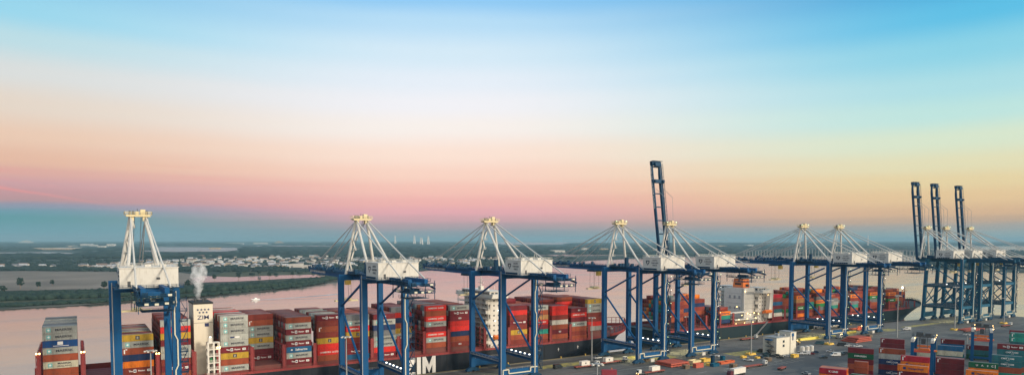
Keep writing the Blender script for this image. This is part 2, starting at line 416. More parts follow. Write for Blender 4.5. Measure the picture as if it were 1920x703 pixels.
# terminal ground: concrete apron and asphalt yard
def ground_mat(name, stops, joints):
    m, nt, b = newmat(name)
    f = noise_fac(nt, .035, 8, .65); f2 = noise_fac(nt, .012, 5, .6, (1, 5, 1))
    base = ramp(nt, f, stops)
    c = mixrgb(nt, ramp(nt, f2, [(.45, 0.), (.62, .55)]), base, (.03, .032, .035))      # tyre-blackened lanes
    f3 = noise_fac(nt, .4, 4, .7)
    c = mixrgb(nt, ramp(nt, f3, [(.6, 0.), (.75, .35)]), c, (.15, .145, .13))
    vo = nt.nodes.new('ShaderNodeTexVoronoi'); vo.inputs['Scale'].default_value = .045; tcv = nt.nodes.new('ShaderNodeTexCoord'); nt.links.new(tcv.outputs['Object'], vo.inputs['Vector'])
    sp_ = nt.nodes.new('ShaderNodeSeparateColor'); nt.links.new(vo.outputs['Color'], sp_.inputs[0])
    c = mixrgb(nt, ramp(nt, sp_.outputs[0], [(.0, .0), (.62, .0), (.64, .45), (1., .45)], 'CONSTANT'), c, (.14, .135, .12))       # patched slabs
    c = mixrgb(nt, ramp(nt, noise_fac(nt, .09, 6, .7, (1, 3, 1)), [(.56, 0.), (.66, .7)]), c, (.028, .03, .032))                  # oil and rubber
    c = mixrgb(nt, ramp(nt, noise_fac(nt, .05, 6, .75, (.25, 6, 1)), [(.57, 0.), (.68, .6)]), c, (.20, .19, .165))               # scrubbed streaks
    if joints:
        tcn = nt.nodes.new('ShaderNodeTexCoord'); br = nt.nodes.new('ShaderNodeTexBrick')
        br.inputs['Scale'].default_value = 1; br.inputs['Brick Width'].default_value = 9; br.inputs['Row Height'].default_value = 6; br.inputs['Mortar Size'].default_value = .07
        br.offset = 0
        nt.links.new(tcn.outputs['Object'], br.inputs['Vector'])
        c = mixrgb(nt, br.outputs['Fac'], c, (.035, .035, .035))
    nt.links.new(c, b.inputs['Base Color']); b.inputs['Roughness'].default_value = .7; b.inputs['Specular IOR Level'].default_value = .3
    return m
APRON = ground_mat('worn_concrete_apron', [(.3, (.075, .078, .075)), (.5, (.115, .115, .108)), (.7, (.16, .155, .142))], True)
ASPH = ground_mat('yard_asphalt', [(.3, (.045, .05, .055)), (.5, (.07, .075, .08)), (.72, (.105, .105, .10))], False)
edge = [(-400, 333), (300, 333), (560, 331), (640, 322), (735, 316), (748, 300), (752, 250), (700, 120), (640, -80), (560, -400), (-400, -400)]
bm = bmesh.new()
top = [bm.verts.new((x, y, 0)) for x, y in edge]; bot = [bm.verts.new((x, y, -9)) for x, y in edge]
bm.faces.new(top[::-1]) if False else bm.faces.new(top)
for i in range(len(edge)):
    j = (i + 1) % len(edge); bm.faces.new((top[i], bot[i], bot[j], top[j]))
bmesh.ops.recalc_face_normals(bm, faces=bm.faces)
me = bpy.data.meshes.new('quay'); bm.to_mesh(me); bm.free(); me.materials.append(APRON)
link('quay', me)['kind'] = 'structure'
sheet('yard_pavement', [(-380, 262), (200, 262), (300, 240), (380, 262), (520, 262), (640, 255), (738, 250), (690, 120), (630, -80), (550, -380), (-380, -380)], .004, ASPH)
FADE, nt, b = newmat('worn_yellow_marking')
f = noise_fac(nt, .25, 6, .7)
c = mixrgb(nt, ramp(nt, f, [(.35, 0.), (.6, .9)]), (.11, .108, .095), (.40, .34, .06)); nt.links.new(c, b.inputs['Base Color']); b.inputs['Roughness'].default_value = .75
WORNW, nt, b = newmat('worn_white_marking')
f = noise_fac(nt, .5, 6, .7)
c = mixrgb(nt, ramp(nt, f, [(.35, .15), (.6, .9)]), (.10, .10, .10), (.5, .5, .47)); nt.links.new(c, b.inputs['Base Color'])
RAILM = paint('rail_steel', (.10, .08, .065), .45, .2, 1., metal=.5)
mk = MB()
def mrk(mb, x0, x1, y0, y1, z=.008): mb.face([(x0, y0, z), (x1, y0, z), (x1, y1, z), (x0, y1, z)])
yel = MB()
for x0, x1, y0, y1 in ((282, 312, 297, 316), (345, 372, 281, 292), (440, 462, 297, 309), (478, 500, 296, 312), (540, 558, 292, 303), (575, 632, 297, 303), (206, 250, 310, 319), (296, 330, 269, 275)):
    mrk(yel, x0, x1, y0, y1)
yel.build('yellow_ground_marking', FADE)['kind'] = 'structure'
for i in range(26): mrk(mk, 150 + i * 22, 158 + i * 22, 256.0, 256.4, .012)
for i in range(14): mrk(mk, 300 + i * 5, 300.3 + i * 5, 248, 253, .012)
for i in range(9): mrk(mk, 345 + i * 6, 345.3 + i * 6, 222, 228, .012)
mrk(mk, 100, 560, 285.0, 285.35); mrk(mk, 100, 640, 331.0, 331.3)
mk.build('white_ground_marking', WORNW)['kind'] = 'structure'
rl_ = MB()
for y in (324.5, 293.5): rl_.box(-300, 735, y - .35, y + .35, 0, .05)
rl_.build('crane_rail', RAILM)['kind'] = 'structure'
kb = MB(); kb.box(-380, 560, 331.9, 332.9, 0, .35)
kb.build('quay_kerb', paint('kerb_faded_yellow', (.15, .125, .07), .8, .25, .3))['kind'] = 'structure'

# ------------------------------------------------------------------ vegetation on the far banks
LEAF = land_mat('dark_treetops', [(.25, (.007, .018, .018)), (.5, (.015, .030, .029)), (.75, (.034, .048, .040))], .05)
LEAF2 = land_mat('shrub_leaves', [(.25, (.009, .022, .020)), (.5, (.019, .037, .030)), (.75, (.036, .054, .040))], .09)
def ico(sub):
    bm = bmesh.new(); bmesh.ops.create_icosphere(bm, subdivisions=sub, radius=1)
    v = np.array([q.co[:] for q in bm.verts]); f = np.array([[q.index for q in p.verts] for p in bm.faces]); bm.free()
    return v, f
ICO1, ICO2 = ico(1), ico(2)
def blobs(name, items, mat, seed, base=ICO1, rough=.28):
    """items: (x,y,z,rx,ry,rz) lumpy crowns joined to one uncountable mass"""
    rs = np.random.RandomState(seed); V, Fc = base; n = len(items); it = np.array(items)
    vv = np.repeat(V[None], n, 0) * (1 + rs.uniform(-rough, rough, (n, len(V), 1)))
    vv = vv * it[:, None, 3:6] + it[:, None, 0:3]
    ff = Fc[None] + (np.arange(n) * len(V))[:, None, None]
    me = bpy.data.meshes.new(name); me.vertices.add(n * len(V)); me.vertices.foreach_set('co', vv.ravel())
    nf = n * len(Fc); me.loops.add(nf * 3); me.loops.foreach_set('vertex_index', ff.ravel().astype(np.int32))
    me.polygons.add(nf); me.polygons.foreach_set('loop_start', np.arange(0, nf * 3, 3, dtype=np.int32))
    me.update(calc_edges=True); me.materials.append(mat)
    o = link(name, me); o['kind'] = 'stuff'; return o
CLEAR = [(375, 655, 515.5, 529), (270, 462, 463, 476), (-50, 150, 472, 479), (60, 139, 466, 476), (96, 152, 464.5, 474), (148, 216, 459, 468), (115, 142, 461.5, 470), (418, 532, 456.5, 462), (582, 602, 456.6, 461), (538, 602, 500, 508), (1028, 1062, 472, 480),
         (953, 977, 462, 468), (905, 1080, 453, 463), (1040, 1520, 452, 457), (480, 640, 459.6, 464), (1000, 1190, 476.5, 484), (1740, 2100, 460, 472), (32, 62, 456, 462)]
def band(p0, p1, n, w, h, seed, jy=1., sq=1.):
    rs = random.Random(seed); out = []
    for i in range(n):
        t = rs.random(); k = 0
        for k in range(len(p0) - 1):
            pass
        # piecewise upper/lower outline
        x = p0[0][0] + (p0[-1][0] - p0[0][0]) * t
        def yy(P):
            for a, b in zip(P, P[1:]):
                if a[0] <= x <= b[0]: return a[1] + (b[1] - a[1]) * (x - a[0]) / (b[0] - a[0])
            return P[-1][1]
        y = yy(p0) + (yy(p1) - yy(p0)) * rs.random() ** jy
        if (h > 5.6 or h < 5) and w != 8.01 and any(a_ <= x <= b_ and c_ <= y <= d_ for a_, b_, c_, d_ in CLEAR): continue
        q = ground(x, y, -3)
        s = rs.uniform(.6, 1.3)
        out.append((q.x, q.y, -3 + h * s * .35, w * s, w * s * sq, h * s * .75))
    return out
# shoreline scrub: the long green belt behind the grass bank
its = band([(-250, 564), (0, 555), (200, 549), (400, 541), (560, 530.5), (640, 520), (700, 513)], [(-250, 572), (0, 564), (200, 557), (400, 546), (560, 534), (640, 521.5), (700, 513.5)], 2600, 6, 5.5, 1)
blobs('shoreline_scrub', its, LEAF2, 1)
its = band([(-250, 572), (0, 572), (200, 561), (400, 551), (560, 536), (690, 515)], [(-250, 580), (0, 575), (200, 566), (400, 552.5), (560, 537), (690, 516)], 700, 5, 2.5, 5)
blobs('bank_undergrowth', its, LEAF2, 5)
# trees among the ponds, the suburb's trees, the forest belts behind
its = band([(370, 514), (500, 512), (640, 509), (700, 507)], [(370, 528), (500, 525), (640, 516), (700, 510)], 60, 8, 6, 2)
its += band([(-250, 500), (0, 500), (420, 500), (640, 497), (800, 490), (1000, 484)], [(-250, 508), (0, 507), (420, 510), (640, 509), (800, 503), (1000, 494)], 1900, 8, 4.9, 3)
its += band([(-250, 488), (0, 486), (420, 480), (640, 478), (1000, 474)], [(-250, 500), (0, 500), (420, 503), (640, 500), (1000, 488)], 1200, 9, 4.8, 4)
blobs('suburb_trees', its, LEAF, 2)
# lone trees that stand apart on the near marsh
def lone_tree(px, py, h, label, seed):
    q = ground(px, py, -3); t = thing('tree', label, 'tree', (q.x, q.y, -3.05), 0, 'lone trees on the marsh')
    rs = random.Random(seed); m = MB()
    m.tube((0, 0, 0), (.2, 0, h * .55), h * .03, h * .018, 7)
    for k in range(4):
        a = rs.uniform(0, 6.28); m.tube((.1, 0, h * (.3 + .07 * k)), (math.cos(a) * h * .22, math.sin(a) * h * .22, h * (.58 + .06 * k)), h * .013, h * .006, 5)
    m.build('trunk', WOOD, t)
    its = []
    for k in range(70):
        a = rs.uniform(0, 6.28); r = h * .33 * rs.random() ** .5; z = h * rs.uniform(.38, .98); r *= 1 - abs(z / h - .6) * 1.1
        s = h * rs.uniform(.05, .10); its.append((math.cos(a) * r, math.sin(a) * r, z, s, s, s * .8))
    o = blobs('crown', its, LEAF2, seed, ICO1, .35); o.parent = t
    if 'kind' in o: del o['kind']
places = ['tallest lone tree on the marsh field above the left shoreline', 'small round tree right of the tallest one on the marsh', 'leaning young tree in the middle of the grey marsh field',
          'dark tree on the marsh edge left of the first crane', 'tree on the shore behind the steam plume', 'broad tree beside the tidal pond behind the funnel',
          'tree standing between two tidal ponds', 'tree at the pond\'s right end', 'tree on the pond bank near the second crane boom', 'low tree on the left frame edge shore', 'thin tree on the far side of the pond',
          'tree at the bend of the shore by the second crane']
for i, (px, py, h) in enumerate([(38, 541, 17), (72, 541, 11), (98, 536, 10), (196, 543, 13), (352, 541, 14), (402, 526, 12), (447, 524, 13), (505, 521, 12), (548, 519, 12), (6, 553, 13), (486, 516, 11), (628, 521, 14)]):
    lone_tree(px, py, h, places[i], 40 + i)

# ------------------------------------------------------------------ houses of the suburb, sheds and chimneys on the skyline
HW = [paint('house_wall_' + n, c, .8, .1, .1, amount=.1) for n, c in (('white', (.50, .49, .46)), ('tan', (.36, .29, .22)), ('grey', (.30, .32, .34)))]
HR = [paint('house_roof_' + n, c, .8, .12, .1, amount=.1) for n, c in (('pale', (.34, .35, .37)), ('slate', (.10, .11, .13)), ('brown', (.16, .11, .09)))]
def house_mesh(w, d, h, rf, wall, roof, wing):
    m = MB(); m.box(-w / 2, w / 2, -d / 2, d / 2, 0, h)
    m.mat(1); e = .5
    m.prism([(-d / 2 - e, h), (d / 2 + e, h), (0, h + rf)], 'x', -w / 2 - e, w / 2 + e)
    if wing:
        m.mat(0).box(w * .08, w * .42, -d / 2 - 4, -d / 2, 0, h * .9)
        m.mat(1).prism([(w * .04, h * .9), (w * .46, h * .9), (w * .25, h * .9 + rf * .8)], 'y', -d / 2 - 4.4, -d * .1)
    m.mat(2)
    for i in range(4):
        x = -w * .4 + i * w * .26
        m.box(x - .6, x + .6, -d / 2 - .06, -d / 2, h * .35, h * .35 + 1.5)
    return m.mesh('house', [wall, roof, GLASS])
hm = [house_mesh(17, 11, 6, 3.6, HW[0], HR[0], True), house_mesh(14, 10, 5.5, 4, HW[0], HR[1], False), house_mesh(20, 12, 6.5, 4, HW[1], HR[0], True),
      house_mesh(15, 11, 6, 4, HW[2], HR[2], False), house_mesh(26, 13, 8, 3, HW[0], HR[2], True), house_mesh(12, 10, 7, 3.5, HW[1], HR[1], False)]
hl = ['white house with light grey roof and front wing', 'plain white house with a dark slate roof', 'tan house with a pale roof and front wing', 'grey house with a brown roof', 'long white house with a brown roof', 'tan narrow house with a slate roof']
hr = random.Random(21)
clusters = [(-20, 108, 500, 503, 12, 'by the left frame edge'), (150, 205, 500.5, 503, 14, 'left of the first crane'), (255, 330, 490, 504, 24, 'behind the first crane'), (205, 255, 493, 505, 14, 'beside the first crane tower'),
            (340, 420, 482, 504, 46, 'behind the steam plume'), (420, 520, 480, 503, 64, 'above the tidal ponds'), (520, 620, 480, 503, 54, 'between the ponds and the second crane'),
            (620, 720, 486, 500, 34, 'behind the second crane'), (760, 900, 484, 497, 40, 'between the second and third crane'), (900, 1010, 482, 492, 22, 'behind the third crane')]
for a, b_, y0, y1, n, where in clusters:
    for k in range(int(n * .94)):
        px = hr.uniform(a, b_); py = hr.uniform(y0, y1); q = ground(px, py, -3); t = hr.choice([0, 0, 1, 2, 3, 4, 5, 0, 4])
        o = link('house', hm[t]); o.location = (q.x, q.y, -3.1); o.rotation_euler = (0, 0, hr.choice([AZ - R(90), AZ, AZ + R(30), AZ - R(60)]) + hr.uniform(-.3, .3))
        s = hr.uniform(.65, 1.15); o.scale = (s, s, s)
        tag(o, f'{hl[t]} {where}', 'house', f'{hl[t]}s {where}')
SHED = paint('shed_cladding_white', (.52, .48, .43), .7, .1, .02, amount=.1)
SHEDR = paint('shed_roof_grey', (.40, .39, .38), .7, .1, .02, amount=.1)
SHEDT = paint('shed_cladding_tan', (.38, .27, .16), .7, .1, .02, amount=.1)
sheds = [(60, 139, 468, 12, 0, 'long tan factory shed across the river, far left'), (96, 150, 467, 11, 1, 'white shed behind the long tan factory'), (35, 60, 456.5, 70, 1, 'tall pale tower block on the left skyline'), (62, 105, 455, 12, 0, 'low long white shed on the left horizon'),
         (150, 172, 460.5, 22, 1, 'white warehouse in the pale industrial cluster'), (118, 140, 463, 14, 0, 'pale shed at the left of the industrial cluster'), (200, 214, 461.5, 26, 1, 'white plant building beside the first crane apex'), (183, 196, 463.5, 14, 1, 'low pale store left of the plant building'),
         (420, 455, 458, 20, 1, 'long white shed on the horizon behind the plume'), (475, 500, 457.4, 24, 1, 'white hall on the horizon right of the plume'), (515, 530, 457, 60, 0, 'stepped mill building on the horizon'), (583, 600, 457, 30, 1, 'small white hall left of the second crane'),
         (540, 566, 501, 9, 1, 'white apartment block by the tidal pond'), (566, 600, 502.5, 8, 1, 'wide white clubhouse right of the apartment block'), (1030, 1060, 473, 12, 1, 'pale low shed right of the third crane'), (955, 975, 463, 16, 0, 'pale hall above the third crane house')]
ir = random.Random(3)
for k, (xa, wh_) in enumerate(((8, 'pale store at the left frame edge'), (30, 'second pale store from the left frame edge'), (168, 'low white sheds right of the tan factory'), (226, 'small white unit left of the first crane mast'), (352, 'pale store right of the first crane'), (392, 'pale store above the plume'),
                           (620, 'pale store just left of the second crane mast'), (655, 'pale unit behind the second crane mast'), (735, 'white unit beneath the slim chimney'), (800, 'white unit beneath the skyline towers'), (845, 'pale unit between the second and third crane'),
                           (1090, 'pale unit left of the bow crane mast'), (1125, 'low pale store by the bow crane forestays'), (1225, 'pale store behind the raised boom'), (1345, 'pale store right of the raised boom'), (1395, 'low white unit above the orange funnel'))):
    sheds.append((xa, xa + ir.uniform(9, 22), ir.uniform(458.5, 470), ir.uniform(9, 14), ir.randrange(2), wh_))
CLEAR += [(a_ - 2, b_ + 2, c_ - .8, c_ + 3.2) for a_, b_, c_, *_ in sheds[16:]]
for x0, x1, py, h, v, lab in sheds:
    A = ground(x0, py, -3); B = ground(x1, py, -3); L = (B - A).length; an = math.atan2(B.y - A.y, B.x - A.x)
    D = min(60, L * .5)
    m = MB(); 
    if 'tower block' in lab or 'stepped' in lab:
        m.box(0, L, 0, D, 0, h * .5).box(L * .2, L * .8, D * .1, D * .9, h * .5, h * .85).box(L * .35, L * .6, D * .2, D * .7, h * .85, h)
    else:
        k = max(1, int(L / 60))
        for i in range(k):
            a0 = L * i / k; a1 = L * (i + 1) / k - .5
            m.mat(0).box(a0, a1, 0, D, 0, h * (1 - .12 * (i % 2))); m.mat(1).prism([(a0, h * (1 - .12 * (i % 2))), (a1, h * (1 - .12 * (i % 2))), ((a0 + a1) / 2, h * 1.18)], 'y', 0, D)
    m.mat(2)
    for i in range(int(L / 22)): m.box(i * 22 + 6, i * 22 + 14, -.2, 0, h * .1, h * .35)
    t = thing('warehouse', lab, 'building', (A.x, A.y, -3.1), an)
    m.build('wall', [SHEDT if not v else SHED, SHEDR, GLASS], t)
its = band([(-400, 474), (0, 475), (280, 474), (640, 469), (1000, 466), (1400, 466), (2100, 466)], [(-400, 486), (0, 486), (280, 484), (640, 480), (1000, 486), (1400, 478), (2100, 477)], 5200, 38, 11, 6)
its += band([(-400, 462), (0, 461), (280, 463), (460, 463), (1000, 459), (1400, 458), (2100, 458)], [(-400, 474), (0, 470), (240, 470), (640, 470), (1000, 468), (1400, 467), (2100, 466)], 3400, 75, 14, 7)
its += band([(-400, 452.8), (2100, 452.8)], [(-400, 461), (2100, 459)], 2600, 260, 22, 8)
its += band([(1725, 489), (2200, 489)], [(1725, 501), (2200, 508)], 900, 13, 8, 9)
blobs('forest', its, LEAF, 3)

# chimneys and cable bridge towers on the horizon
CHW = paint('distant_pale_concrete', (.62, .58, .54), .8, .05, .01, amount=.05)
for px, h, wd, lab in ((741, 150, 9, 'slim pale chimney on the horizon right of the second crane'), (777, 150, 12, 'pale tower behind the second crane, left of a pair'), (790, 115, 16, 'short pale tower right of the pair on the skyline'), (803, 140, 12, 'pale tower nearest the third crane on the skyline')):
    q = ground(px, 459, -3); k = (q.length) / 9000
    t = thing('chimney', lab, 'chimney', (q.x, q.y, -3), AZ - R(90))
    m = MB(); m.tube((-wd, 0, 0), (-wd * .5, 0, h), wd * .9, wd * .45, 8).tube((wd, 0, 0), (wd * .5, 0, h * .94), wd * .9, wd * .45, 8).box(-wd, wd, -wd * .3, wd * .3, h * .5, h * .55)
    m.build('shaft', CHW, t)
q = ground(1627, 462, -3); t = thing('lighthouse', 'lone pale mast tower on the horizon right of the twin cranes', 'tower', (q.x, q.y, -3))
m = MB(); m.tube((0, 0, 0), (0, 0, 118), 9, 5, 8); m.tube((0, 0, 117.9), (0, 0, 136), 6, 1, 8); m.build('shaft', CHW, t)
CONC = paint('bridge_concrete', (.17, .17, .17), .8, .1, .02, amount=.15)
# the long road bridge
A = ground(1395, 480.5, -4); B = ground(1765, 484, -4); t = thing('road_bridge', 'long low concrete road bridge on many piers far behind the cranes', 'bridge', (A.x, A.y, -4), math.atan2((B - A).y, (B - A).x))
L = (B - A).length; 
def bz(x): return 24 + 14 * math.sin(math.pi * min(1, x / L))
n = 62; m = MB()
for i in range(n):
    x0 = L * i / n; x1 = L * (i + 1) / n
    m.hexa([(x0, -6, bz(x0)), (x1, -6, bz(x1)), (x1, 6, bz(x1)), (x0, 6, bz(x0)), (x0, -6, bz(x0) + 2.6), (x1, -6, bz(x1) + 2.6), (x1, 6, bz(x1) + 2.6), (x0, 6, bz(x0) + 2.6)])
m.build('deck', CONC, t); PIERM = paint('pier_concrete', (.26, .26, .25), .8, .1, .02)
for i in range(0, n + 1):
    x = L * i / n; z = bz(x) - .02
    MB().box(x - 1.6, x + 1.6, -5, -2, 0, z - 2).box(x - 1.6, x + 1.6, 2, 5, 0, z - 2).box(x - 1.8, x + 1.8, -6, 6, z - 2, z).build('pier', PIERM, t)
# small launch and its wake
BW = paint('boat_white', (.7, .7, .68), .4, .05, .5, amount=.1)
q = ground(479, 562, -4); bt = thing('motor_boat', 'small white motor boat speeding across the pink river with a long wake', 'boat', (q.x, q.y, -4.2), R(200))
m = MB(); m.hexa([(-5, -1.3, 0), (3, -1.3, 0), (3, 1.3, 0), (-5, 1.3, 0), (-5.4, -1.9, 1.6), (3.4, -1.7, 1.8), (3.4, 1.7, 1.8), (-5.4, 1.9, 1.6)])
m.prism([(3, 0), (3.4, 1.8), (7, 2.3)], 'y', -.9, .9); m.build('hull', BW, bt)
MB().box(-1.5, 1.8, -1.1, 1.1, 1.7, 3.1).build('cabin', BW, bt); MB().box(1.81, 1.86, -.9, .9, 2.2, 2.9).build('windscreen', GLASS, bt)
WAKE, nt, b = newmat('wake_foam'); f = noise_fac(nt, .05, 5, .7)
c = mixrgb(nt, ramp(nt, f, [(.4, 0.), (.6, .8)]), (.16, .14, .13), (.55, .55, .55)); nt.links.new(c, b.inputs['Base Color']); b.inputs['Roughness'].default_value = .4
for pts in ([(483, 561.8), (560, 556.6), (640, 549.6), (640, 551.4), (560, 557.8), (483, 562.6)], [(500, 562.5), (600, 558.8), (640, 556.5), (640, 557.1), (600, 559.4), (500, 562.8)]):
    sheet('wake', [ground(x, y, -3.96) for x, y in pts], -3.96, WAKE)
# ------------------------------------------------------------------ containers
CL, CW = 12.19, 2.44
PAL = {'pale': (.37, .38, .345), 'cream': (.52, .49, .37), 'white': (.66, .62, .54), 'rust': (.32, .07, .03), 'brown': (.23, .036, .024), 'maroon': (.17, .014, .022), 'red': (.66, .028, .02),
       'crimson': (.42, .012, .03), 'navy': (.012, .035, .11), 'blue': (.012, .11, .24), 'deepblue': (.008, .06, .2), 'yellow': (.52, .33, .035), 'orange': (.75, .19, .015), 'teal': (.02, .26, .20), 'green': (.015, .20, .06),
       'grey': (.17, .18, .19), 'ink': (.008, .02, .05), 'seateal': (.02, .13, .15), 'tan': (.42, .22, .08), 'darkgreen': (.006, .10, .045)}
NICE = {'pale': 'pale grey', 'cream': 'cream', 'white': 'off-white', 'rust': 'rust orange', 'brown': 'brown', 'maroon': 'maroon', 'red': 'bright red', 'crimson': 'crimson', 'navy': 'navy', 'blue': 'blue', 'deepblue': 'deep blue',
        'yellow': 'yellow', 'orange': 'orange', 'teal': 'teal green', 'green': 'green', 'grey': 'mid grey', 'ink': 'near-black blue', 'seateal': 'dark teal', 'tan': 'tan', 'darkgreen': 'dark green'}
def cont_mesh(L, h, mats):
    """box with corner posts, rails and corrugated sides and ends; origin at centre of base, long along x"""
    m = MB(); W = CW; p = .16
    for sx in (-1, 1):
        for sy in (-1, 1):
            m.cbox((sx * (L / 2 - p / 2), sy * (W / 2 - p / 2), h / 2), (p, p, h))
    for sy in (-1, 1):
        m.cbox((0, sy * (W / 2 - .05), .08), (L - 2 * p, .1, .16)); m.cbox((0, sy * (W / 2 - .05), h - .05), (L - 2 * p, .1, .1))
        n = 30 if L > 8 else 15; x0 = -L / 2 + p; dx = (L - 2 * p) / n; yo = sy * (W / 2 - .02); yi = sy * (W / 2 - .075)
        k = len(m.v); row = []
        for i in range(n):
            xx = x0 + i * dx
            row += [(xx, yo), (xx + dx * .35, yo), (xx + dx * .5, yi), (xx + dx * .85, yi)]
        row.append((x0 + n * dx, yo))
        for x, y in row: m.v += [(x, y, .16), (x, y, h - .1)]
        for i in range(len(row) - 1):
            a = k + i * 2; q = (a, a + 2, a + 3, a + 1); m.f.append(q if sy < 0 else q[::-1]); m.m.append(0)
    for sx in (-1, 1):
        m.cbox((sx * (L / 2 - .06), 0, .08), (.12, W - 2 * p, .16)); m.cbox((sx * (L / 2 - .06), 0, h - .07), (.12, W - 2 * p, .14))
        x = sx * (L / 2 - .07)
        m.box(x - .02, x + .02, -W / 2 + p, W / 2 - p, .16, h - .14)
        for i in range(6):
            y = -W / 2 + p + .18 + i * .36; m.cbox((sx * (L / 2 - .035), y, h / 2), (.05, .12, h - .34))
    n = 14 if L > 8 else 7
    m.box(-L / 2 + p, L / 2 - p, -W / 2 + .1, W / 2 - .1, h - .06, h - .035)
    for i in range(n):
        x = -L / 2 + p + (i + .5) * (L - 2 * p) / n; m.cbox((x, 0, h - .025), ((L - 2 * p) / n * .5, W - .3, .03))
    m.box(-L / 2 + p, L / 2 - p, -W / 2 + .1, W / 2 - .1, .02, .06)
    return m.mesh('container', mats)
HCO = 2.83
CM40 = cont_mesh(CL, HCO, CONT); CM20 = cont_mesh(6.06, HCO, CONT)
def door_mesh():
    m = MB(); x = CL / 2
    for sy in (-1, 1):
        m.box(x - .02, x + .015, sy * .03, sy * 1.05, .17, HCO - .15)
        for q in (.3, .75): m.tube((x + .05, sy * q, .2), (x + .05, sy * q, HCO - .2), .03, n=5)
    return m.mesh('door', CONT)
DOOR = door_mesh()
def sub(me, off): return (me, off)
def T(s, size, mat, sx=1., bold=.02): return text_mesh(s, size, mat, sx, bold)
def star_panel():
    m = MB(); m.box(-.75, .75, -.02, .01, -.75, .75); m.mat(1)
    pts = []
    for i in range(14):
        a = math.pi * i / 7 + math.pi / 2; r = .55 if i % 2 == 0 else .3; pts.append((math.cos(a) * r, math.sin(a) * r))
    m.prism(pts, 'y', -.045, -.02)
    return m.mesh('lettering', [LETTER_T, LETTER_W])
def frame_box(w_, h_, mat, inner=None):
    m = MB(); m.box(-w_ / 2, w_ / 2, -.02, .01, -h_ / 2, h_ / 2)
    if inner: m.mat(1).box(-w_ * .32, w_ * .32, -.035, -.02, -h_ * .26, h_ * .26)
    return m.mesh('lettering', [mat] + ([inner] if inner else []))
def arrow():
    m = MB()
    for s in (0, .35):
        m.prism([(s, -.42), (s + .5, 0), (s, .42), (s + .2, .42), (s + .75, 0), (s + .2, -.42)], 'y', -.03, .01)
    return m.mesh('lettering', LETTER_W)
CZ = HCO / 2
LET = {}
LET['M'] = (merge_meshes('lettering', [(star_panel(), (-3.9, 0, CZ)), (T('MAERSK', 1.25, LETTER_K, 1.32, .035), (1.35, 0, CZ))]), 'grey container with dark capital lettering')
LET['S'] = (merge_meshes('lettering', [(star_panel(), (-3.7, 0, CZ)), (T('MAERSK', 1.0, LETTER_K, 1.35, .03), (1.3, 0, CZ + .5)), (T('SEALAND', .85, LETTER_K, 1.35, .01), (1.3, 0, CZ - .6))]), '')
LET['F'] = (merge_meshes('lettering', [(T('The', .95, LETTER_W, 1., .03), (-3.0, 0, CZ)), (frame_box(1.1, 1.3, LETTER_W, LETTER_B), (-1.35, 0, CZ)), (T('Factor', .95, LETTER_W, 1.1, .03), (1.2, 0, CZ)), (frame_box(1.5, 1.0, LETTER_W), (4.1, 0, CZ)), (T('ZIM', .5, LETTER_B, 1., .01), (4.1, -.03, CZ))]), '')
LET['H'] = (merge_meshes('lettering', [(T('HAMBURG', 1.15, LETTER_W, 1., .02), (-2.2, 0, CZ)), (arrow(), (1.05, 0, CZ)), (T('S\u00dcD', 1.15, LETTER_W, 1., .02), (3.4, 0, CZ))]), '')
LET['Y'] = (merge_meshes('lettering', [(frame_box(1.6, 1.6, LETTER_K), (0, 0, CZ)), (T('m', .8, PALE, 1., .03), (0, -.03, CZ + .3)), (T('SC', .7, PALE, 1., .02), (0, -.03, CZ - .35))]), '')
LET['B'] = (merge_meshes('lettering', [(frame_box(1.9, 1.3, LETTER_W), (0, 0, CZ + .25)), (block(-2.5, 3., CZ - .95, CZ - .75, LETTER_W), (0, 0, 0))]), '')
LET['P'] = (merge_meshes('lettering', [(frame_box(1.3, 1.1, LETTER_B, LETTER_W), (-3.6, 0, CZ)), (T('Safmarine', 1.5, LETTER_W, 1.0, .02), (1.1, 0, CZ))]), '')
LET['G'] = (merge_meshes('lettering', [(frame_box(1.8, .7, LETTER_B), (-1.0, 0, CZ)), (frame_box(2.0, .7, LETTER_W), (1.2, 0, CZ))]), '')
LET['Z'] = (merge_meshes('lettering', [(frame_box(1.6, .8, LETTER_W), (0, 0, CZ)), (T('ZIM', .6, LETTER_B, 1., .02), (0, -.03, CZ))]), '')
LET['C'] = (merge_meshes('lettering', [(T('CMA CGM', 1.05, LETTER_W, 1.1, .02), (.3, 0, CZ)), (block(-.8, .6, CZ + .75, CZ + .85, LETTER_W), (0, 0, 0)), (block(-.2, 1.2, CZ - .85, CZ - .75, LETTER_W), (0, 0, 0))]), '')
LET['K'] = (merge_meshes('lettering', [(T('K LINE', 1.3, LETTER_W, 1.1, .04), (.4, 0, CZ))]), '')
LET['L'] = (merge_meshes('lettering', [(frame_box(1.1, 1.2, LETTER_B), (-3.3, 0, CZ)), (T('Hapag-Lloyd', 1.15, LETTER_B, 1.05, .03), (1.2, 0, CZ))]), '')
LET['U'] = (merge_meshes('lettering', [(T('U', 1.2, LETTER_W, 1.1, .03), (-2.6, 0, CZ)), (T('A', 1.2, LETTER_W, 1.1, .03), (-.4, 0, CZ)), (T('S', 1.2, LETTER_W, 1.1, .03), (1.8, 0, CZ)), (T('C', 1.2, LETTER_W, 1.1, .03), (3.7, 0, CZ)), (block(4.7, 5.0, CZ - .8, CZ + .8, LETTER_W), (0, 0, 0))]), '')
LET['E'] = (merge_meshes('lettering', [(T('EVERGREEN', 1.1, LETTER_W, 1.0, .03), (0, 0, CZ))]), '')
LET['D'] = (merge_meshes('lettering', [(block(-5.4, -4.9, .5, 2.3, LETTER_W), (0, 0, 0)), (frame_box(.7, .4, LETTER_W), (-4.4, 0, 2.3))]), '')
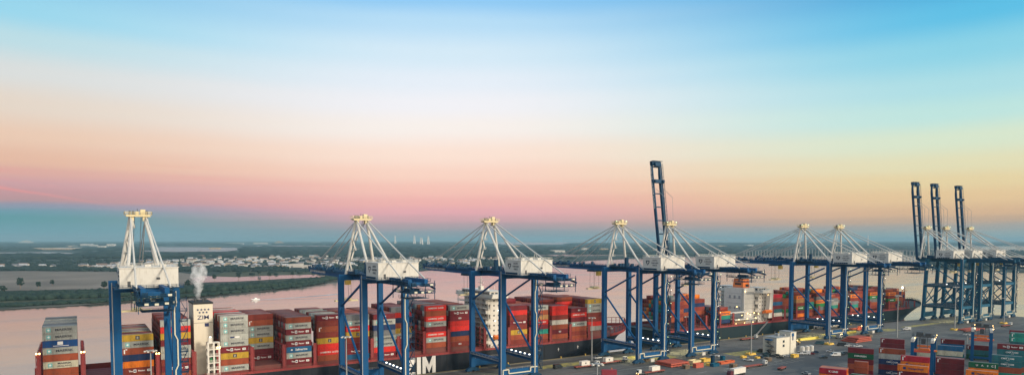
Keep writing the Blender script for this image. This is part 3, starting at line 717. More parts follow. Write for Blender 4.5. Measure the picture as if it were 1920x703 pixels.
LWORD = {'M': 'star panel and dark capitals', 'S': 'two lines of dark letters', 'F': 'white lettering and two small boxes', 'H': 'white capitals and chevrons', 'Y': 'small square emblem', 'B': 'white box emblem', 'P': 'white script', 'G': 'blue and white stripe',
         'Z': 'small white plate', 'C': 'white capitals and swooshes', 'K': 'big white capitals', 'L': 'navy square and lettering', 'U': 'spaced white capitals', 'E': 'white capitals', 'D': 'white corner marks', None: 'plain sides'}
CODE = {'M': ('pale', 'M'), 'S': ('cream', 'S'), 'F': ('maroon', 'F'), 'H': ('red', 'H'), 'Y': ('yellow', 'Y'), 'B': ('deepblue', 'B'), 'P': ('blue', 'P'), 'G': ('pale', 'G'), 'r': ('rust', None), 'R': ('red', None), 'm': ('maroon', None),
        'b': ('brown', None), 'n': ('navy', None), 'g': ('grey', None), 'w': ('white', None), 't': ('teal', None), 'o': ('orange', None), 'O': ('orange', 'L'), 'u': ('blue', None), 'Z': ('maroon', 'Z'), 'a': ('tan', None), 'e': ('green', 'E'),
        'G2': ('green', None), 'p': ('pale', None), 'd': ('rust', 'D'), 'x': ('brown', 'Z'), 'y': ('yellow', None), 'c': ('crimson', None), 'z': ('brown', 'F'), 'q': ('seateal', None), 'k': ('ink', None)}
NCONT = [0]
ORD = ['topmost'] + [f'{w_} from top' for w_ in ('second', 'third', 'fourth', 'fifth', 'sixth', 'seventh', 'eighth', 'ninth', 'tenth')]
NTH = ['first', 'second', 'third', 'fourth', 'fifth', 'sixth', 'seventh', 'eighth', 'ninth', 'tenth', 'eleventh', 'twelfth', 'thirteenth', 'fourteenth', 'fifteenth', 'sixteenth', 'seventeenth', 'eighteenth', 'nineteenth']
def container(loc, code, label, rz=0., mesh=None, doors=False, group=None, flip=False):
    col, let = CODE[code]
    o = link('container', mesh or CM40); o.location = loc; o.rotation_euler = (0, 0, rz)
    c = PAL[col]; f = rnd.uniform(.86, 1.12); o.color = (c[0] * f, c[1] * f, c[2] * f, 1)
    tag(o, label.replace('{c}', NICE[col]), 'container', group)
    if let and (mesh is None):
        l = link('lettering', LET[let][0], o); l.location = (0, -CW / 2 - .015, 0)
    if doors:
        dr = link('door', DOOR, o); dr.color = o.color
    NCONT[0] += 1
    return o
# remaining stacks past the 300 that show largest: one uncountable cargo mass with painted steel colours
rest = []
def cargo_rest(items):
    V = []; Fc = []; Cc = []
    base = MB(); L, W, h = CL, CW, HCO
    base.box(-L / 2 + .1, L / 2 - .1, -W / 2 + .05, W / 2 - .05, .03, h - .05)
    for sx in (-1, 1):
        for sy in (-1, 1): base.cbox((sx * (L / 2 - .08), sy * (W / 2 - .08), h / 2), (.16, .16, h))
    for sy in (-1, 1):
        for z in (.08, h - .06): base.cbox((0, sy * (W / 2 - .06), z), (L - .34, .12, .14))
    for sx in (-1, 1):
        for z in (.08, h - .06): base.cbox((sx * (L / 2 - .06), 0, z), (.12, W - .34, .14))
    bv = np.array(base.v); bf = np.array(base.f); n = len(items)
    off = np.array([i[:3] for i in items]); vv = (bv[None] + off[:, None]).reshape(-1, 3)
    ff = (bf[None] + (np.arange(n) * len(bv))[:, None, None]).reshape(-1)
    me = bpy.data.meshes.new('cargo'); me.vertices.add(len(vv)); me.vertices.foreach_set('co', vv.ravel())
    nf = n * len(bf); me.loops.add(nf * 4); me.loops.foreach_set('vertex_index', ff.astype(np.int32)); me.polygons.add(nf)
    me.polygons.foreach_set('loop_start', np.arange(0, nf * 4, 4, dtype=np.int32)); me.update(calc_edges=True)
    ca = me.color_attributes.new('Col', 'FLOAT_COLOR', 'POINT')
    cols = []
    for it in items:
        c = PAL[CODE[it[3]][0]]; f = rnd.uniform(.8, 1.15); cols.append((c[0] * f, c[1] * f, c[2] * f, 1.))
    ca.data.foreach_set('color', np.repeat(np.array(cols)[:, None], len(bv), 1).ravel())
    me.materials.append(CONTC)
    o = link('container_cargo', me); o['kind'] = 'stuff'; return o

def pick(s): return rnd.choice(s)
# ---- front ship: bays from the stern (x centre, tiers of the quayside row from the top, top height, first row index, jitter of rows behind)
YN = 338.0 + CW / 2
BAY1 = [(-6.9, 'MMBMrSrrr', 36.5, 0), (21.3, 'YMdnozrb', 31., 0), (36.4, 'pRYmMMbFr', 36.4, 0), (61.2, 'MMMGMFYrM', 36.9, 0), (76.2, 'bdMMYMmF', 35.3, 6), (91., 'rMFMFPMF', 34.4, 0), (106.3, 'FbdbYRHr', 34.6, 0),
        (121.1, 'gMHYbmFub', 33.8, 0), (135.7, 'ZMngMMRFm', 33.4, 0), (150.7, 'gRnrYMbm', 35., 5), (165.9, 'HrHMmHMr', 36.2, 0), (180.6, 'MFZRRnrx', 35.6, 0),
        (220., 'mRbFxYrb', 33.5, 0), (235.4, 'MraHmtrb', 32.6, 0), (250.5, 'RRbwrZr', 31.7, 0), (265.4, 'ZHmMrbr', 29.6, 0), (280.2, 'YMMbbHM', 34.3, 1)]
mixc = 'rbmdbrmMbpgnRbrmbbFmb'
for bi, (xc, tiers, top, r0) in enumerate(BAY1):
    n = len(tiers)
    for r in range(17):
        y = YN + r * 2.52
        if r < r0:
            continue
        if r == r0: tt = top; nt_ = n
        else:
            d_ = rnd.choice([0, 0, 0, 0, -1, 0]) if r > r0 + 1 else 0
            if bi in (14, 15) and r >= 6: d_ = 2 if bi == 15 else 1
            if bi == 12 and r >= 5: d_ = 1
            if bi == 5 and r > 9: d_ = 0
            tt = top + d_ * 2.9
            nt_ = 2 + max(0, d_)
        for k in range(nt_):
            z = tt - (k + 1) * 2.9
            if z < 8.6: break
            if r == r0: code = tiers[k]
            else:
                code = pick(mixc) if k else {0: 'gppMg', 1: 'prYbm', 3: 'wRrMb', 6: 'mMprF', 10: 'ggrpm'}.get(bi, mixc)[rnd.randrange(5)]
            whole = r == r0 or (k == 0 and r == r0 + 1)
            if bi == 16 and r == r0 and k >= 5:
                for s, cc in ((-1, 'H' if k == 5 else 'M'), (1, 'R' if k == 5 else 'M')):
                    container((xc + s * 3.08, y, z), cc, f'short {{c}} container, {"upper" if k == 5 else "lower"} pair of the bow stack, {"stern" if s < 0 else "bow"} side', mesh=CM20, group='containers on the front ship')
                continue
            if whole:
                nm = f'{NTH[bi]} stack from stern, front ship'
                if r == r0:
                    lab = f'{{c}} container, {ORD[k]} of quayside {nm}'
                else:
                    lab = f'{{c}} container on top, {["", "second", "third", "fourth"][r - r0]} row inward, {nm}'
                container((xc, y, z), code, lab, group='containers on the front ship')
            else:
                rest.append((xc, y, z, code))
    # solid lower tiers seen at the open ends of a bay
    for r in range(r0 + 1, 17):
        for k in range(2, n):
            z = top - (k + 1) * 2.9
            if z < 8.6: break
            if r < r0 + 3 or bi in (0, 1, 3, 5, 10, 12, 14, 2, 11): rest.append((xc, YN + r * 2.52, z, pick(mixc)))

# ---- rear ship
BAY2 = [(358.5, 'bbrbr', 28.6, 2), (373.6, 'rbnr', 28.0, 5), (388.7, 'bnbr', 28.4, 5), (402.5, 'OtnG2r', 19.5, 0), (463.5, 'cbumqwmb', 29.6, 0), (478.8, 'rrbG2pr', 25.2, 2), (493.5, 'OabemoR', 27.3, 0), (508.5, 'rtebr', 24., 1), (523.5, 'bgOG2gr', 28., 1),
        (538.7, 'gptrbG2', 23., 0), (554., 'mrgbr', 26., 3), (569., 'ObGtr', 25., 0), (584., 'brmxb', 27., 2), (599., 'OeGrb', 25.6, 0), (614., 'bmrbr', 27., 2), (629., 'Obebrm', 24.4, 0), (644., 'rgabn', 24., 2), (658., 'nbrte', 23., 4), (673., 'rnbmr', 22., 6)]
mix2 = 'rbboOrmbnGterugbrO'.replace('G', 'g')
tok = {'G2': 'G2'}
def toks(s):
    out = []; i = 0
    while i < len(s):
        if s[i:i + 2] == 'G2': out.append('G2'); i += 2
        else: out.append(s[i]); i += 1
    return out
CODE['G'] = ('grey', None)
for bi, (xc, ts, top, r0) in enumerate(BAY2):
    ts = toks(ts); n = len(ts)
    for r in range(r0, 15):
        y = YN + 1 + r * 2.52; d_ = 0 if r == r0 else rnd.choice([0, 1, 1, 0, 1 if bi > 4 else 0])
        if bi == 3 and r > 0: d_ = 1
        tt = top + d_ * 2.9
        for k in range(n + d_):
            z = tt - (k + 1) * 2.9
            if z < 8.: break
            if r == r0:
                container((xc, y, z), ts[k] if k < n else 'b', f'{{c}} container, {ORD[k]} of {NTH[bi]} quayside stack from stern, rear ship', group='containers on the rear ship')
            elif k < 2 + d_ or r < r0 + 2 or bi in (0, 4, 8): rest.append((xc, y, z, pick(mix2)))
print('containers before yard', NCONT[0])

# ------------------------------------------------------------------ container yard (blocks set at an angle to the quay)
YA = R(113.1 - 180); lx = Vector((math.cos(YA), math.sin(YA), 0)); sx_ = Vector((-math.sin(YA), math.cos(YA), 0))
yard_names = []
def ystack(px, py, n, codes, where, rows=1, rowcodes=None, L=CL, down=99):
    """px,py = pixel of the top front left corner; n = tiers standing on the ground"""
    ztop = n * 2.9
    q = ground(px, py, ztop)
    c = q + lx * (L / 2) + sx_ * (CW / 2)
    for k in range(min(n, down)):
        cc = codes[k % len(codes)]
        container((c.x, c.y, ztop - (k + 1) * 2.9 + (.02 if k == n - 1 else 0)), cc, f'{{c}} container, {ORD[k]} {where}', rz=YA, group='containers stacked in the yard', doors=(L == CL), mesh=None if L == CL else CM20)
    for r in range(1, rows):
        for k in range(min(n, 2)):
            cc = (rowcodes or codes)[(k + r) % len(rowcodes or codes)]
            q2 = c + sx_ * (r * 2.75)
            container((q2.x, q2.y, ztop - (k + 1) * 2.9), cc, f'{{c}} container, {ORD[k]}, {["", "one row", "two rows", "three rows"][r]} behind {where.replace("in the", "the").replace(" yard", "")}', rz=YA, group='containers stacked in the yard', doors=True)
CODE.update({'Kc': ('crimson', 'K'), 'Lo': ('orange', 'L'), 'Ud': ('darkgreen', 'U'), 'Ck': ('navy', 'C'), 'Cs': ('seateal', 'C'), 'Ee': ('darkgreen', 'E'), 'W': ('pale', None), 'Tm': ('maroon', 'D'), 'Fm': ('maroon', 'F'),
             'Dr': ('rust', 'D'), 'Cc': ('crimson', 'D'), 'Bb': ('blue', None), 'Cr': ('cream', None), 'Te': ('teal', 'D'), 'Qs': ('seateal', None), 'gg': ('darkgreen', None), 'pu': ('maroon', None), 'Gl': ('green', None)})
ystack(1536, 688, 3, ['Kc', 'o', 'Tm'], 'in the yard stack at the lower left', 3, ['r', 'o'])
ystack(1590, 650, 5, ['m', 'Ee', 'm', 'r', 'm'], 'in the leftmost tall yard stack')
ystack(1602, 676, 4, ['r', 'r', 'm'], 'in the rust stack before the leftmost tall yard stack', L=6.06)
ystack(1596, 700, 4, ['gg', 'm', 'gg', 'm'], 'in the low dark yard stack at bottom centre')
ystack(1651, 633, 5, ['Tm', 'pu', 'r', 'W', 'm'], 'in the rear maroon yard stack by the lamp pole')
ystack(1648, 651, 5, ['Dr', 'W', 'Ck', 'm', 'Ck'], 'in the yard stack behind the red and orange one', 1)
ystack(1689, 665, 5, ['Cc', 'Lo', 'Cc', 'm', 'b'], 'in the red and orange yard stack', 1)
ystack(1683, 682, 5, ['Lo', 'Tm', 'Lo', 'm', 'b'], 'in the orange front yard stack')
ystack(1755, 669, 4, ['Tm', 'm', 'm', 'n'], 'in the plain maroon yard stack at centre right', 2, ['pu', 'm'])
ystack(1764, 634, 4, ['Tm', 'Bb', 'W', 'Qs'], 'in the yard stack just right of the left gantry')
ystack(1758, 646, 4, ['Bb', 'Cr', 'Qs', 'm'], 'in the blue topped stack right of the left gantry')
ystack(1708, 657, 3, ['Cr', 'm', 'b'], 'in the cream stack under the left gantry')
ystack(1716, 652, 3, ['Gl', 'm', 'b'], 'in the bright green stack under the left gantry')
ystack(1816, 677, 4, ['Ud', 'Lo', 'm', 'gg'], 'in the dark green topped yard stack')
ystack(1811, 692, 4, ['Lo', 'o', 'm', 'b'], 'in the orange stack before the green one')
ystack(1812, 645, 3, ['Tm', 'Qs', 'gg'], 'in the stack under the right gantry', 2, ['r', 'Qs'])
ystack(1870, 643, 6, ['Fm', 'Cs', 'Cs', 'Cs', 'r', 'Te'], 'in the dark teal stack at the right edge')
ystack(1860, 664, 5, ['Cs', 'Cs', 'r', 'Te', 'm'], 'in the lower dark teal stack, right edge')
ystack(1895, 623, 4, ['Te', 'Te', 'Qs', 'gg'], 'in the sea green stack, far right', 2, ['Te', 'q'])
ystack(1893, 618, 3, ['m', 'Te', 'gg'], 'in the low stack at the far right edge')
print('containers', NCONT[0], 'rest', len(rest))
cargo_rest(rest)
# ------------------------------------------------------------------ ships
def hull_mesh(xs, xb, yc, B, zdeck, zbow, flare=16, Ld=34, Lw=85, mats=None, rake=3):
    nx = 56; levels = [(-7, 0.), (-3.4, .12), (0, .3), (3.5, .55), (zdeck - 1.2, .85), (zdeck, 1.)]
    V = []; Fc = []; M = []
    rows = []
    for side in (-1, 1):
        grid = []
        for li, (z, s) in enumerate(levels):
            tip = xb - flare * (1 - s) ** 1.2; L = Lw + (Ld - Lw) * s; st = xs + rake * (1 - s)
            g = []
            for i in range(nx + 1):
                u = i / nx; u = 1 - (1 - u) ** 1.6
                x = st + (tip - st) * u
                q = max(0, min(1, (tip - x) / L)); hb = B * (1 - (1 - q) ** 2.2) if q < 1 else B
                w0 = max(0, min(1, (x - st) / 40)); hb *= (.55 + .45 * s) + (.45 - .45 * s) * min(1, w0 * 1.5)
                zz = z + (zbow - zdeck) * max(0, (x - (xb - 60)) / 60) ** 1.3 * s
                V.append((x, yc + side * hb, zz)); g.append(len(V) - 1)
            grid.append(g)
        for a, b in zip(range(len(levels) - 1), range(1, len(levels))):
            for i in range(nx):
                q = (grid[a][i], grid[a][i + 1], grid[b][i + 1], grid[b][i])
                Fc.append(q if side < 0 else q[::-1]); M.append(1 if a == 0 else 0)
        rows.append(grid)
    for i in range(nx):   # deck
        Fc.append((rows[0][-1][i], rows[0][-1][i + 1], rows[1][-1][i + 1], rows[1][-1][i])); M.append(2)
    for a in range(len(levels) - 1):   # transom
        Fc.append((rows[0][a][0], rows[0][a + 1][0], rows[1][a + 1][0], rows[1][a][0])); M.append(0)
    me = bpy.data.meshes.new('hull'); me.from_pydata(V, [], Fc)
    for m in mats: me.materials.append(m)
    me.polygons.foreach_set('material_index', M); me.update()
    top = [V[i] for i in rows[0][-1]], [V[i] for i in rows[1][-1]]
    return me, top
def bulwark(top, xstart, h, mat, name, parent, posts=False):
    m = MB()
    for line in top:
        pts = [Vector(p) for p in line if p[0] > xstart]
        for a, b in zip(pts, pts[1:]):
            if (b - a).length < .01: continue
            if not posts: m.beam(a + Vector((0, 0, h / 2)), b + Vector((0, 0, h / 2)), .25, h)
            else:
                m.beam(a + Vector((0, 0, h)), b + Vector((0, 0, h)), .22, .3); m.beam(a + Vector((0, 0, h * .6)), b + Vector((0, 0, h * .6)), .12, .15)
                m.box(a.x - .15, a.x + .15, a.y - .15, a.y + .15, a.z, a.z + h)
    return m.build(name, mat, parent)
def lashing(x, y0, y1, z0, z1, parent, lamps=False, mat=RED):
    m = MB(); n = 9
    for i in range(n):
        y = y0 + (y1 - y0) * i / (n - 1)
        m.cbox((x, y, (z0 + z1) / 2), (1.0 if i in (0, n - 1) else .7, .45, z1 - z0))
    k = 0; z = z0 + 3.
    while z < z1 + .1:
        m.box(x - .75, x + .75, y0 - .3, y1 + .3, z - .12, z); m.rail([(x - .7, y0, z), (x - .7, y1, z)], 1.0, 5, .08)
        if k % 2 == 0:
            for i in range(0, n - 1, 2):
                ya = y0 + (y1 - y0) * i / (n - 1); yb = y0 + (y1 - y0) * (i + 1) / (n - 1); m.beam((x, ya, z - 3), (x, yb, z), .2, .2)
        z += 3; k += 1
    for s in (-.75, .75): m.cbox((x + s, y0 - .1, (z0 + z1) / 2), (.28, .5, z1 - z0))
    o = m.build('lashing_bridge', mat, parent)
    if lamps:
        for s in (-1, 1): MB().tube((x + s * .5, y0 - .5, z1 + .3), (x + s * .5, y0 - .5, z1 + .9), .3, n=6).build('lamp', LAMPW, o)
    return o
YC = 359.6
S1 = thing('container_ship', 'front black hulled container ship berthed along the quay under the first four blue cranes', 'ship', (150, YC, 0))
def SP(p): return p
def rel(o): o.location = (-150, -YC, 0) if o.parent is S1 else (-510, -YC, 0); return o
me, top1 = hull_mesh(-20, 322, YC, 24.0, 9., 12.5, mats=[HULL1, BOOT, DECKRED])
hull = rel(link('hull', me, S1))
rel(bulwark(top1, 286, 1.7, RED, 'bow_bulwark', S1)); rel(bulwark([l for l in top1], 284, 5.6, RED, 'bow_railing', S1, True))
m = MB(); m.box(-18, 288, 336.2, 336.5, 9.02, 10.1); m.box(-18, 288, 382.6, 383.0, 9.02, 12.9); m.box(-18, 285, 336.5, 338.0, 9.6, 9.75)
m.rail([(-18, 336.1, 10.1), (288, 336.1, 10.1)], 1.0, 3, .1)
for i in range(100): m.cbox((-16 + i * 3.05, 336.15, 9.55), (.25, .25, 1.2))
rel(m.build('side_walkway', RED, S1))
m = MB()
bay_bottom = {}
for xc, tiers, top, r0 in BAY1:
    nt_ = 0
    while top - (nt_ + 1) * 2.9 >= 8.6 and nt_ < len(tiers): nt_ += 1
    zb = top - nt_ * 2.9
    if zb > 9.2:
        rel(MB().box(xc - 6.3, xc + 6.3, 338.4, 381.5, 9.02, zb - .05).build('hatch_cover', DECKRED, S1))
for x in range(2, 14, 4): pass
m.box(1.5, 13.5, 339, 381, 9.02, 10.6); m.box(190, 197.5, 339, 381, 9.02, 10.4)
for k in range(8):
    m.box(2.2, 12.8, 340 + k * 5.1, 344.6 + k * 5.1, 10.62, 10.8); m.box(70, 82.4, 338.5 + k * 1.9, 340.1 + k * 1.9, 10.9, 11.05) if k < 7 else None
rel(m.build('open_hatch_deck', paint('open_deck_red', (.30, .05, .04), .7, .2, .2), S1))
LBX = [(-14.6, 25.2), (.9, 24.6), (13.9, 21.5), (28.9, 21.5), (43.7, 21.5), (53.9, 22.), (68.8, 21.5), (83.6, 21.5), (98.6, 21.), (113.6, 21.), (128.4, 21.), (143.2, 21.), (158.2, 22.5), (173.2, 22.5), (187.8, 22.), (196.3, 22.), (212.9, 21.), (227.7, 20.), (242.9, 20.), (258., 20.), (272.8, 18.5)]
for x, z1 in LBX: rel(lashing(x, 337.3, 381.5, 9.1, z1, S1, lamps=x in (-14.6, .9, 28.9, 53.9)))
# engine casing with the seven star mark
FUN = paint('casing_cream', (.66, .60, .48), .5, .05, .1, dirt=(.36, .28, .18), amount=.25)
m = MB().box(44.9, 53.2, 346, 362, 9.05, 42.2)
m.mat(1).box(44.7, 53.4, 345.8, 362.2, 42.2, 43.0).mat(2).box(44.85, 53.25, 345.93, 345.99, 33.4, 33.55)
fo = rel(m.build('engine_casing', [FUN, BLACK, DGREY], S1))
m = MB()
for i in range(4): m.tube((46.5 + i * 1.7, 352 + (i % 2) * 4, 42.5), (46.5 + i * 1.7, 352 + (i % 2) * 4, 44.6), .55, n=8)
m.build('exhaust_pipe', DGREY, fo)
l = link('lettering', T('ZIM', 2.7, LETTER_B, 1.15, .025), fo); l.location = (49.05, 345.93, 35.9)
m = MB()
for x, z in [(-2.3, 39.6), (-.75, 39.6), (.75, 39.6), (2.3, 39.6), (-1.5, 38.3), (0, 38.3), (1.5, 38.3)]:
    pts = []
    for i in range(10):
        a = math.pi * i / 5 + math.pi / 2; r = .62 if i % 2 == 0 else .28; pts.append((49.05 + x + math.cos(a) * r, z + math.sin(a) * r))
    m.prism(pts, 'y', 345.9, 345.98)
m.build('star_mark', LETTER_B, fo)
lg = MB().box(49.6, 51.4, 345.9, 345.96, 31.6, 33.2).build('emblem', LETTER_B, fo)
# white open access tower beside the casing
m = MB(); x0, x1, y0, y1 = 49.2, 54.6, 336.9, 340.5
for lv in range(5):
    z = 9.2 + lv * 3.1
    m.box(x0, x1, y0, y1, z, z + .5); m.rail([(x0, y0, z + .5), (x1, y0, z + .5)], 1.0, 1.5, .12)
    for xx in (x0, (x0 + x1) / 2 - .3, x1 - .7): m.box(xx, xx + .7, y0, y0 + .6, z + .5, z + 3.1); m.box(xx, xx + .7, y1 - .6, y1, z + .5, z + 3.1)
m.box(x0, x1, y0, y1, 24.7, 25.1).box(x0 + .6, x0 + 2.2, y0 + .5, y0 + 2, 25.1, 27.4)
at = rel(m.build('access_tower', SHIPW, S1))
MB().box(x0 + 1.2, x1 - 1.4, y0 + .8, y1 - .9, 15.9, 17.9).build('engine_unit', paint('green_machine', (.02, .18, .06), .5), at)
MB().tube((x0 + 1.4, y0 + .4, 27.5), (x0 + 1.4, y0 + .4, 27.9), .35, n=6).build('lamp', LAMP, at)
def superstructure(P, X0, X1, Y0, Y1, zd, ztop, wing0, wing1, label, mat):
    s = bpy.data.objects.new('superstructure', None); COL.objects.link(s); s.parent = P; rel(s)
    m = MB(); m.box(X0 + 2, X1, Y0 + 4, Y1 - 4, zd, ztop - 3)
    nl = int((ztop - 3 - zd) / 2.9)
    for i in range(nl + 1):
        z = zd + i * 2.9
        m.box(X0 - 1.4, X0 + 2, Y0 + 1, Y1 - 1, z - .15, z + .08); m.rail([(X0 - 1.3, Y1 - 1, z), (X0 - 1.3, Y0 + 1.1, z), (X0 + 2, Y0 + 1.1, z)], 1.05, 2.4, .1)
        m.box(X0 - 1.2, X0 + 1.9, Y0 + 4, Y0 + 4.3, z, z + 2.9) if i % 2 else None
        if i < nl: m.beam((X0 + 1.6, Y0 + 8 + (i % 2) * 4, z), (X0 + 1.6, Y0 + 12 - (i % 2) * 4, z + 2.9), .8, .15)
    for yy in (Y0 + 1.4, Y0 + 10, Y1 - 10, Y1 - 1.4): m.box(X0 - 1.2, X0 - .9, yy - .15, yy + .15, zd, zd + nl * 2.9)
    m.build('deck_house', mat, s)
    wa = MB().box(0, .06, 0, .9, 0, .9).mesh('window', GLASS); wc = MB().box(0, .9, 0, .06, 0, .9).mesh('window', GLASS)
    for i in range(nl):
        z = zd + i * 2.9 + 1.2
        for k in range(10):
            if Y0 + 7 + k * 3 < Y1 - 5: link('window', wa, s, (X0 + 1.93, Y0 + 6 + k * 3., z))
        for k in range(3):
            if X0 + 5 + k * 3 < X1: link('window', wc, s, (X0 + 4 + k * 3, Y0 + 3.93, z))
    b_ = MB(); b_.box(X0 - .5, X1 - 1, wing0, wing1, ztop - 3, ztop - 2); b_.box(X0 + 1, X1 - 2, Y0 + 3, Y1 - 3, ztop - 2, ztop + .6); b_.box(X0, X1 - 1, wing0, wing0 + 3, ztop - 2, ztop - .6); b_.box(X0, X1 - 1, wing1 - 3, wing1, ztop - 2, ztop - .6)
    b_.rail([(X0 - .4, wing0, ztop - 2), (X0 - .4, wing1, ztop - 2)], 1.1, 2.5, .1).box(X0 + .6, X1 - 1.6, Y0 + 2.6, Y1 - 2.6, ztop + .6, ztop + .9)
    bo = b_.build('bridge', mat, s)
    g = MB()
    for k in range(14):
        y = Y0 + 4 + k * (Y1 - Y0 - 9) / 13
        g.box(X0 + .94, X0 + .99, y, y + 1.7, ztop - 1.2, ztop + .1)
    for k in range(3): g.box(X0 + 2 + k * 2.6, X0 + 3.8 + k * 2.6, Y0 + 2.94, Y0 + 2.99, ztop - 1.2, ztop + .1)
    g.build('bridge_window', GLASS, bo)
    a = MB(); xm = (X0 + X1) / 2 - 1; ym = (Y0 + Y1) / 2
    a.tube((xm, ym, ztop + .9), (xm, ym, ztop + 9), .45, .2, 6).box(xm - .3, xm + .3, ym - 3, ym + 3, ztop + 5, ztop + 5.3).box(xm - .2, xm + .2, ym - 2, ym + 2, ztop + 6.8, ztop + 7).box(xm - 1, xm + 1, ym - 1.6, ym + 1.6, ztop + .9, ztop + 3)
    a.tube((xm, ym - 8, ztop + .9), (xm, ym - 8, ztop + 2.4), .9, .9, 8).tube((xm + 1, ym - 14, ztop + .9), (xm + 1, ym - 14, ztop + 4), .12, n=5)
    a.build('radar_mast', mat, s)
    return s
s1 = superstructure(S1, 200, 211.5, 336.5, 376, 9.05, 41.5, 334.5, 379, '', SHIPW)
for i, z in enumerate((16, 25, 31)):
    MB().cbox((203 + i * 2, 340.1, z), (.5, .4, .5)).build('deck_lamp', LAMP, s1)
MB().prism([(338, 14.5), (341, 13.9), (341.2, 15.6), (339, 16.8), (337, 16.)], 'x', 203, 209.5).build('lifeboat', ORANGE, s1)
# foredeck mast, mooring gear
m = MB(); m.tube((303, YC, 12), (303, YC, 26), .6, .25, 7).box(302.7, 303.3, YC - 2.5, YC + 2.5, 21, 21.3).box(290, 291, 345, 374, 11, 15.5)
rel(m.build('foremast', RED, S1))
m = MB()
for x, y in ((296, 352), (296, 366), (306, 356), (306, 363)): m.tube((x, y - 1.6, 12.4), (x, y + 1.6, 12.4), 1., n=10).cbox((x, y, 11.6), (2.4, 4, .8))
rel(m.build('mooring_winch', GREY, S1))
# big hull letters and draught marks
def hull_text(parent, polys, x, z, y, mat):
    m = MB()
    for pl in polys: m.prism([(x + px, z + pz) for px, pz in pl], 'y', y - .08, y)
    o = rel(m.build('hull_lettering', mat, parent)); return o
Hh = 10.2
Zp = [[(0, Hh), (9.6, Hh), (9.6, Hh - 2.4), (0, Hh - 2.4)], [(0, 0), (9.6, 0), (9.6, 2.4), (0, 2.4)], [(0, 2.4), (3.6, 2.4), (9.6, Hh - 2.4), (6.0, Hh - 2.4)]]
Ip = [[(11.2, 0), (14.8, 0), (14.8, Hh), (11.2, Hh)]]
Mp = [[(16.2, 0), (19.2, 0), (19.2, Hh), (16.2, Hh)], [(25.2, 0), (28.2, 0), (28.2, Hh), (25.2, Hh)], [(19.2, Hh), (19.2, Hh - 4.6), (22.2, Hh - 9.), (22.2, Hh - 4.6)], [(25.2, Hh), (22.2, Hh - 4.6), (22.2, Hh - 9.), (25.2, Hh - 4.6)]]
hull_text(S1, [[(px_ * .655, pz_) for px_, pz_ in pl] for pl in Zp + Ip + Mp], 145.6, -1.2, 335.52, LETTER_W)
m = MB()
for x, z in ((186, 4.5), (187, 6.5), (233, 5.8), (247, 5.2), (281, 8.2), (262, 5.5)):
    m.box(x, x + 1.1, 335.48 if x < 270 else 337.0, 335.56 if x < 270 else 337.1, z, z + .25).box(x + .4, x + .65, 335.48, 335.56, z - 1., z + 1.)
rel(m.build('hull_mark', LETTER_W, S1))
m = MB()
for x in range(-5, 260, 22): m.box(x, x + .2, 335.45, 335.58, -3, 8.6)
rel(m.build('hull_weld_fender', HULL1, S1))
# rear ship
S2 = thing('container_ship', 'rear dark teal container ship with an orange funnel berthed beyond the fifth crane', 'ship', (510, YC, 0))
me, top2 = hull_mesh(342, 702, YC, 23.6, 8.2, 12, mats=[HULL2, BOOT, paint('foredeck_dark_green', (.03, .05, .045), .7)])
rel(link('hull', me, S2)); rel(bulwark(top2, 684, 1.6, HULL2, 'bow_bulwark', S2)); rel(bulwark(top2, 688, 2.8, HULL2, 'bow_railing', S2, True))
m = MB(); m.box(344, 655, 336.3, 336.6, 8.22, 9.4); m.rail([(344, 336.2, 9.4), (655, 336.2, 9.4)], 1.0, 3.5, .1).box(344, 655, 382.4, 382.7, 8.22, 10.5)
rel(m.build('side_walkway', RED, S2))
for xc, ts, top, r0 in BAY2: rel(MB().box(xc - 6.3, xc + 6.3, 339.2, 380, 8.22, 8.9).build('hatch_cover', DECKRED, S2))
for x, z1 in [(366, 17), (381, 18), (395.7, 18), (410, 18), (456, 20), (471, 20), (486, 19), (501, 18), (516, 18), (531, 18), (546, 18), (561.5, 18), (576.5, 18), (591.5, 18), (606.5, 17), (621.5, 17), (636.5, 16), (651, 15), (665.5, 15)]:
    rel(lashing(x, 337.6, 380.5, 8.3, z1, S2, mat=RED))
s2 = superstructure(S2, 441, 454.5, 337.5, 381.5, 8.25, 34.5, 335.5, 384, '', SHIPW)
m = MB(); m.hexa([(449, 336.2, 12), (453.5, 336.2, 12), (453.5, 341, 12), (449, 341, 12), (450.5, 335.8, 31.4), (454, 335.8, 31.4), (454, 338, 31.4), (450.5, 338, 31.4)]); m.build('wing_support', SHIPW, s2)
MB().prism([(335.0, 16.2), (338, 15.6), (338.2, 17.6), (336, 18.6), (334.4, 17.8)], 'x', 444, 451.5).build('lifeboat', ORANGE, s2)
rel(MB().box(428, 440.4, 342.5, 361.5, 8.25, 35.3).mat(1).box(411.5, 426.9, 340, 378, 8.25, 12).mat(0).box(408, 427, 338.5, 342, 17.5, 18.2).box(412, 440, 337.2, 342.3, 12.2, 12.7).build('engine_casing', [SHIPW, paint('casing_brown', (.26, .18, .11), .7, .2, .2)], S2))
fn = rel(MB().hexa([(431, 346, 35.32), (438.5, 346, 35.32), (438.5, 356, 35.32), (431, 356, 35.32), (431.6, 346.6, 41.8), (438.5, 346.6, 41.8), (438.5, 355.4, 41.8), (431.6, 355.4, 41.8)]).build('funnel', ORANGE, S2))
MB().box(431.7, 438.4, 346.7, 355.3, 41.82, 42.4).tube((433, 350, 42.3), (433, 350, 44), .6).tube((436, 353, 42.3), (436, 353, 44.2), .6).box(431.2, 431.5, 348, 354, 36, 39).box(434, 437.5, 345.9, 346.1, 36.2, 38).build('funnel_cap', BLACK, fn)
for i in range(9): rel(MB().cbox((412 + i * 3.2, 336.6, 10 + (i % 3) * 3), (.5, .3, .4)).build('deck_lamp', LAMPW, S2))
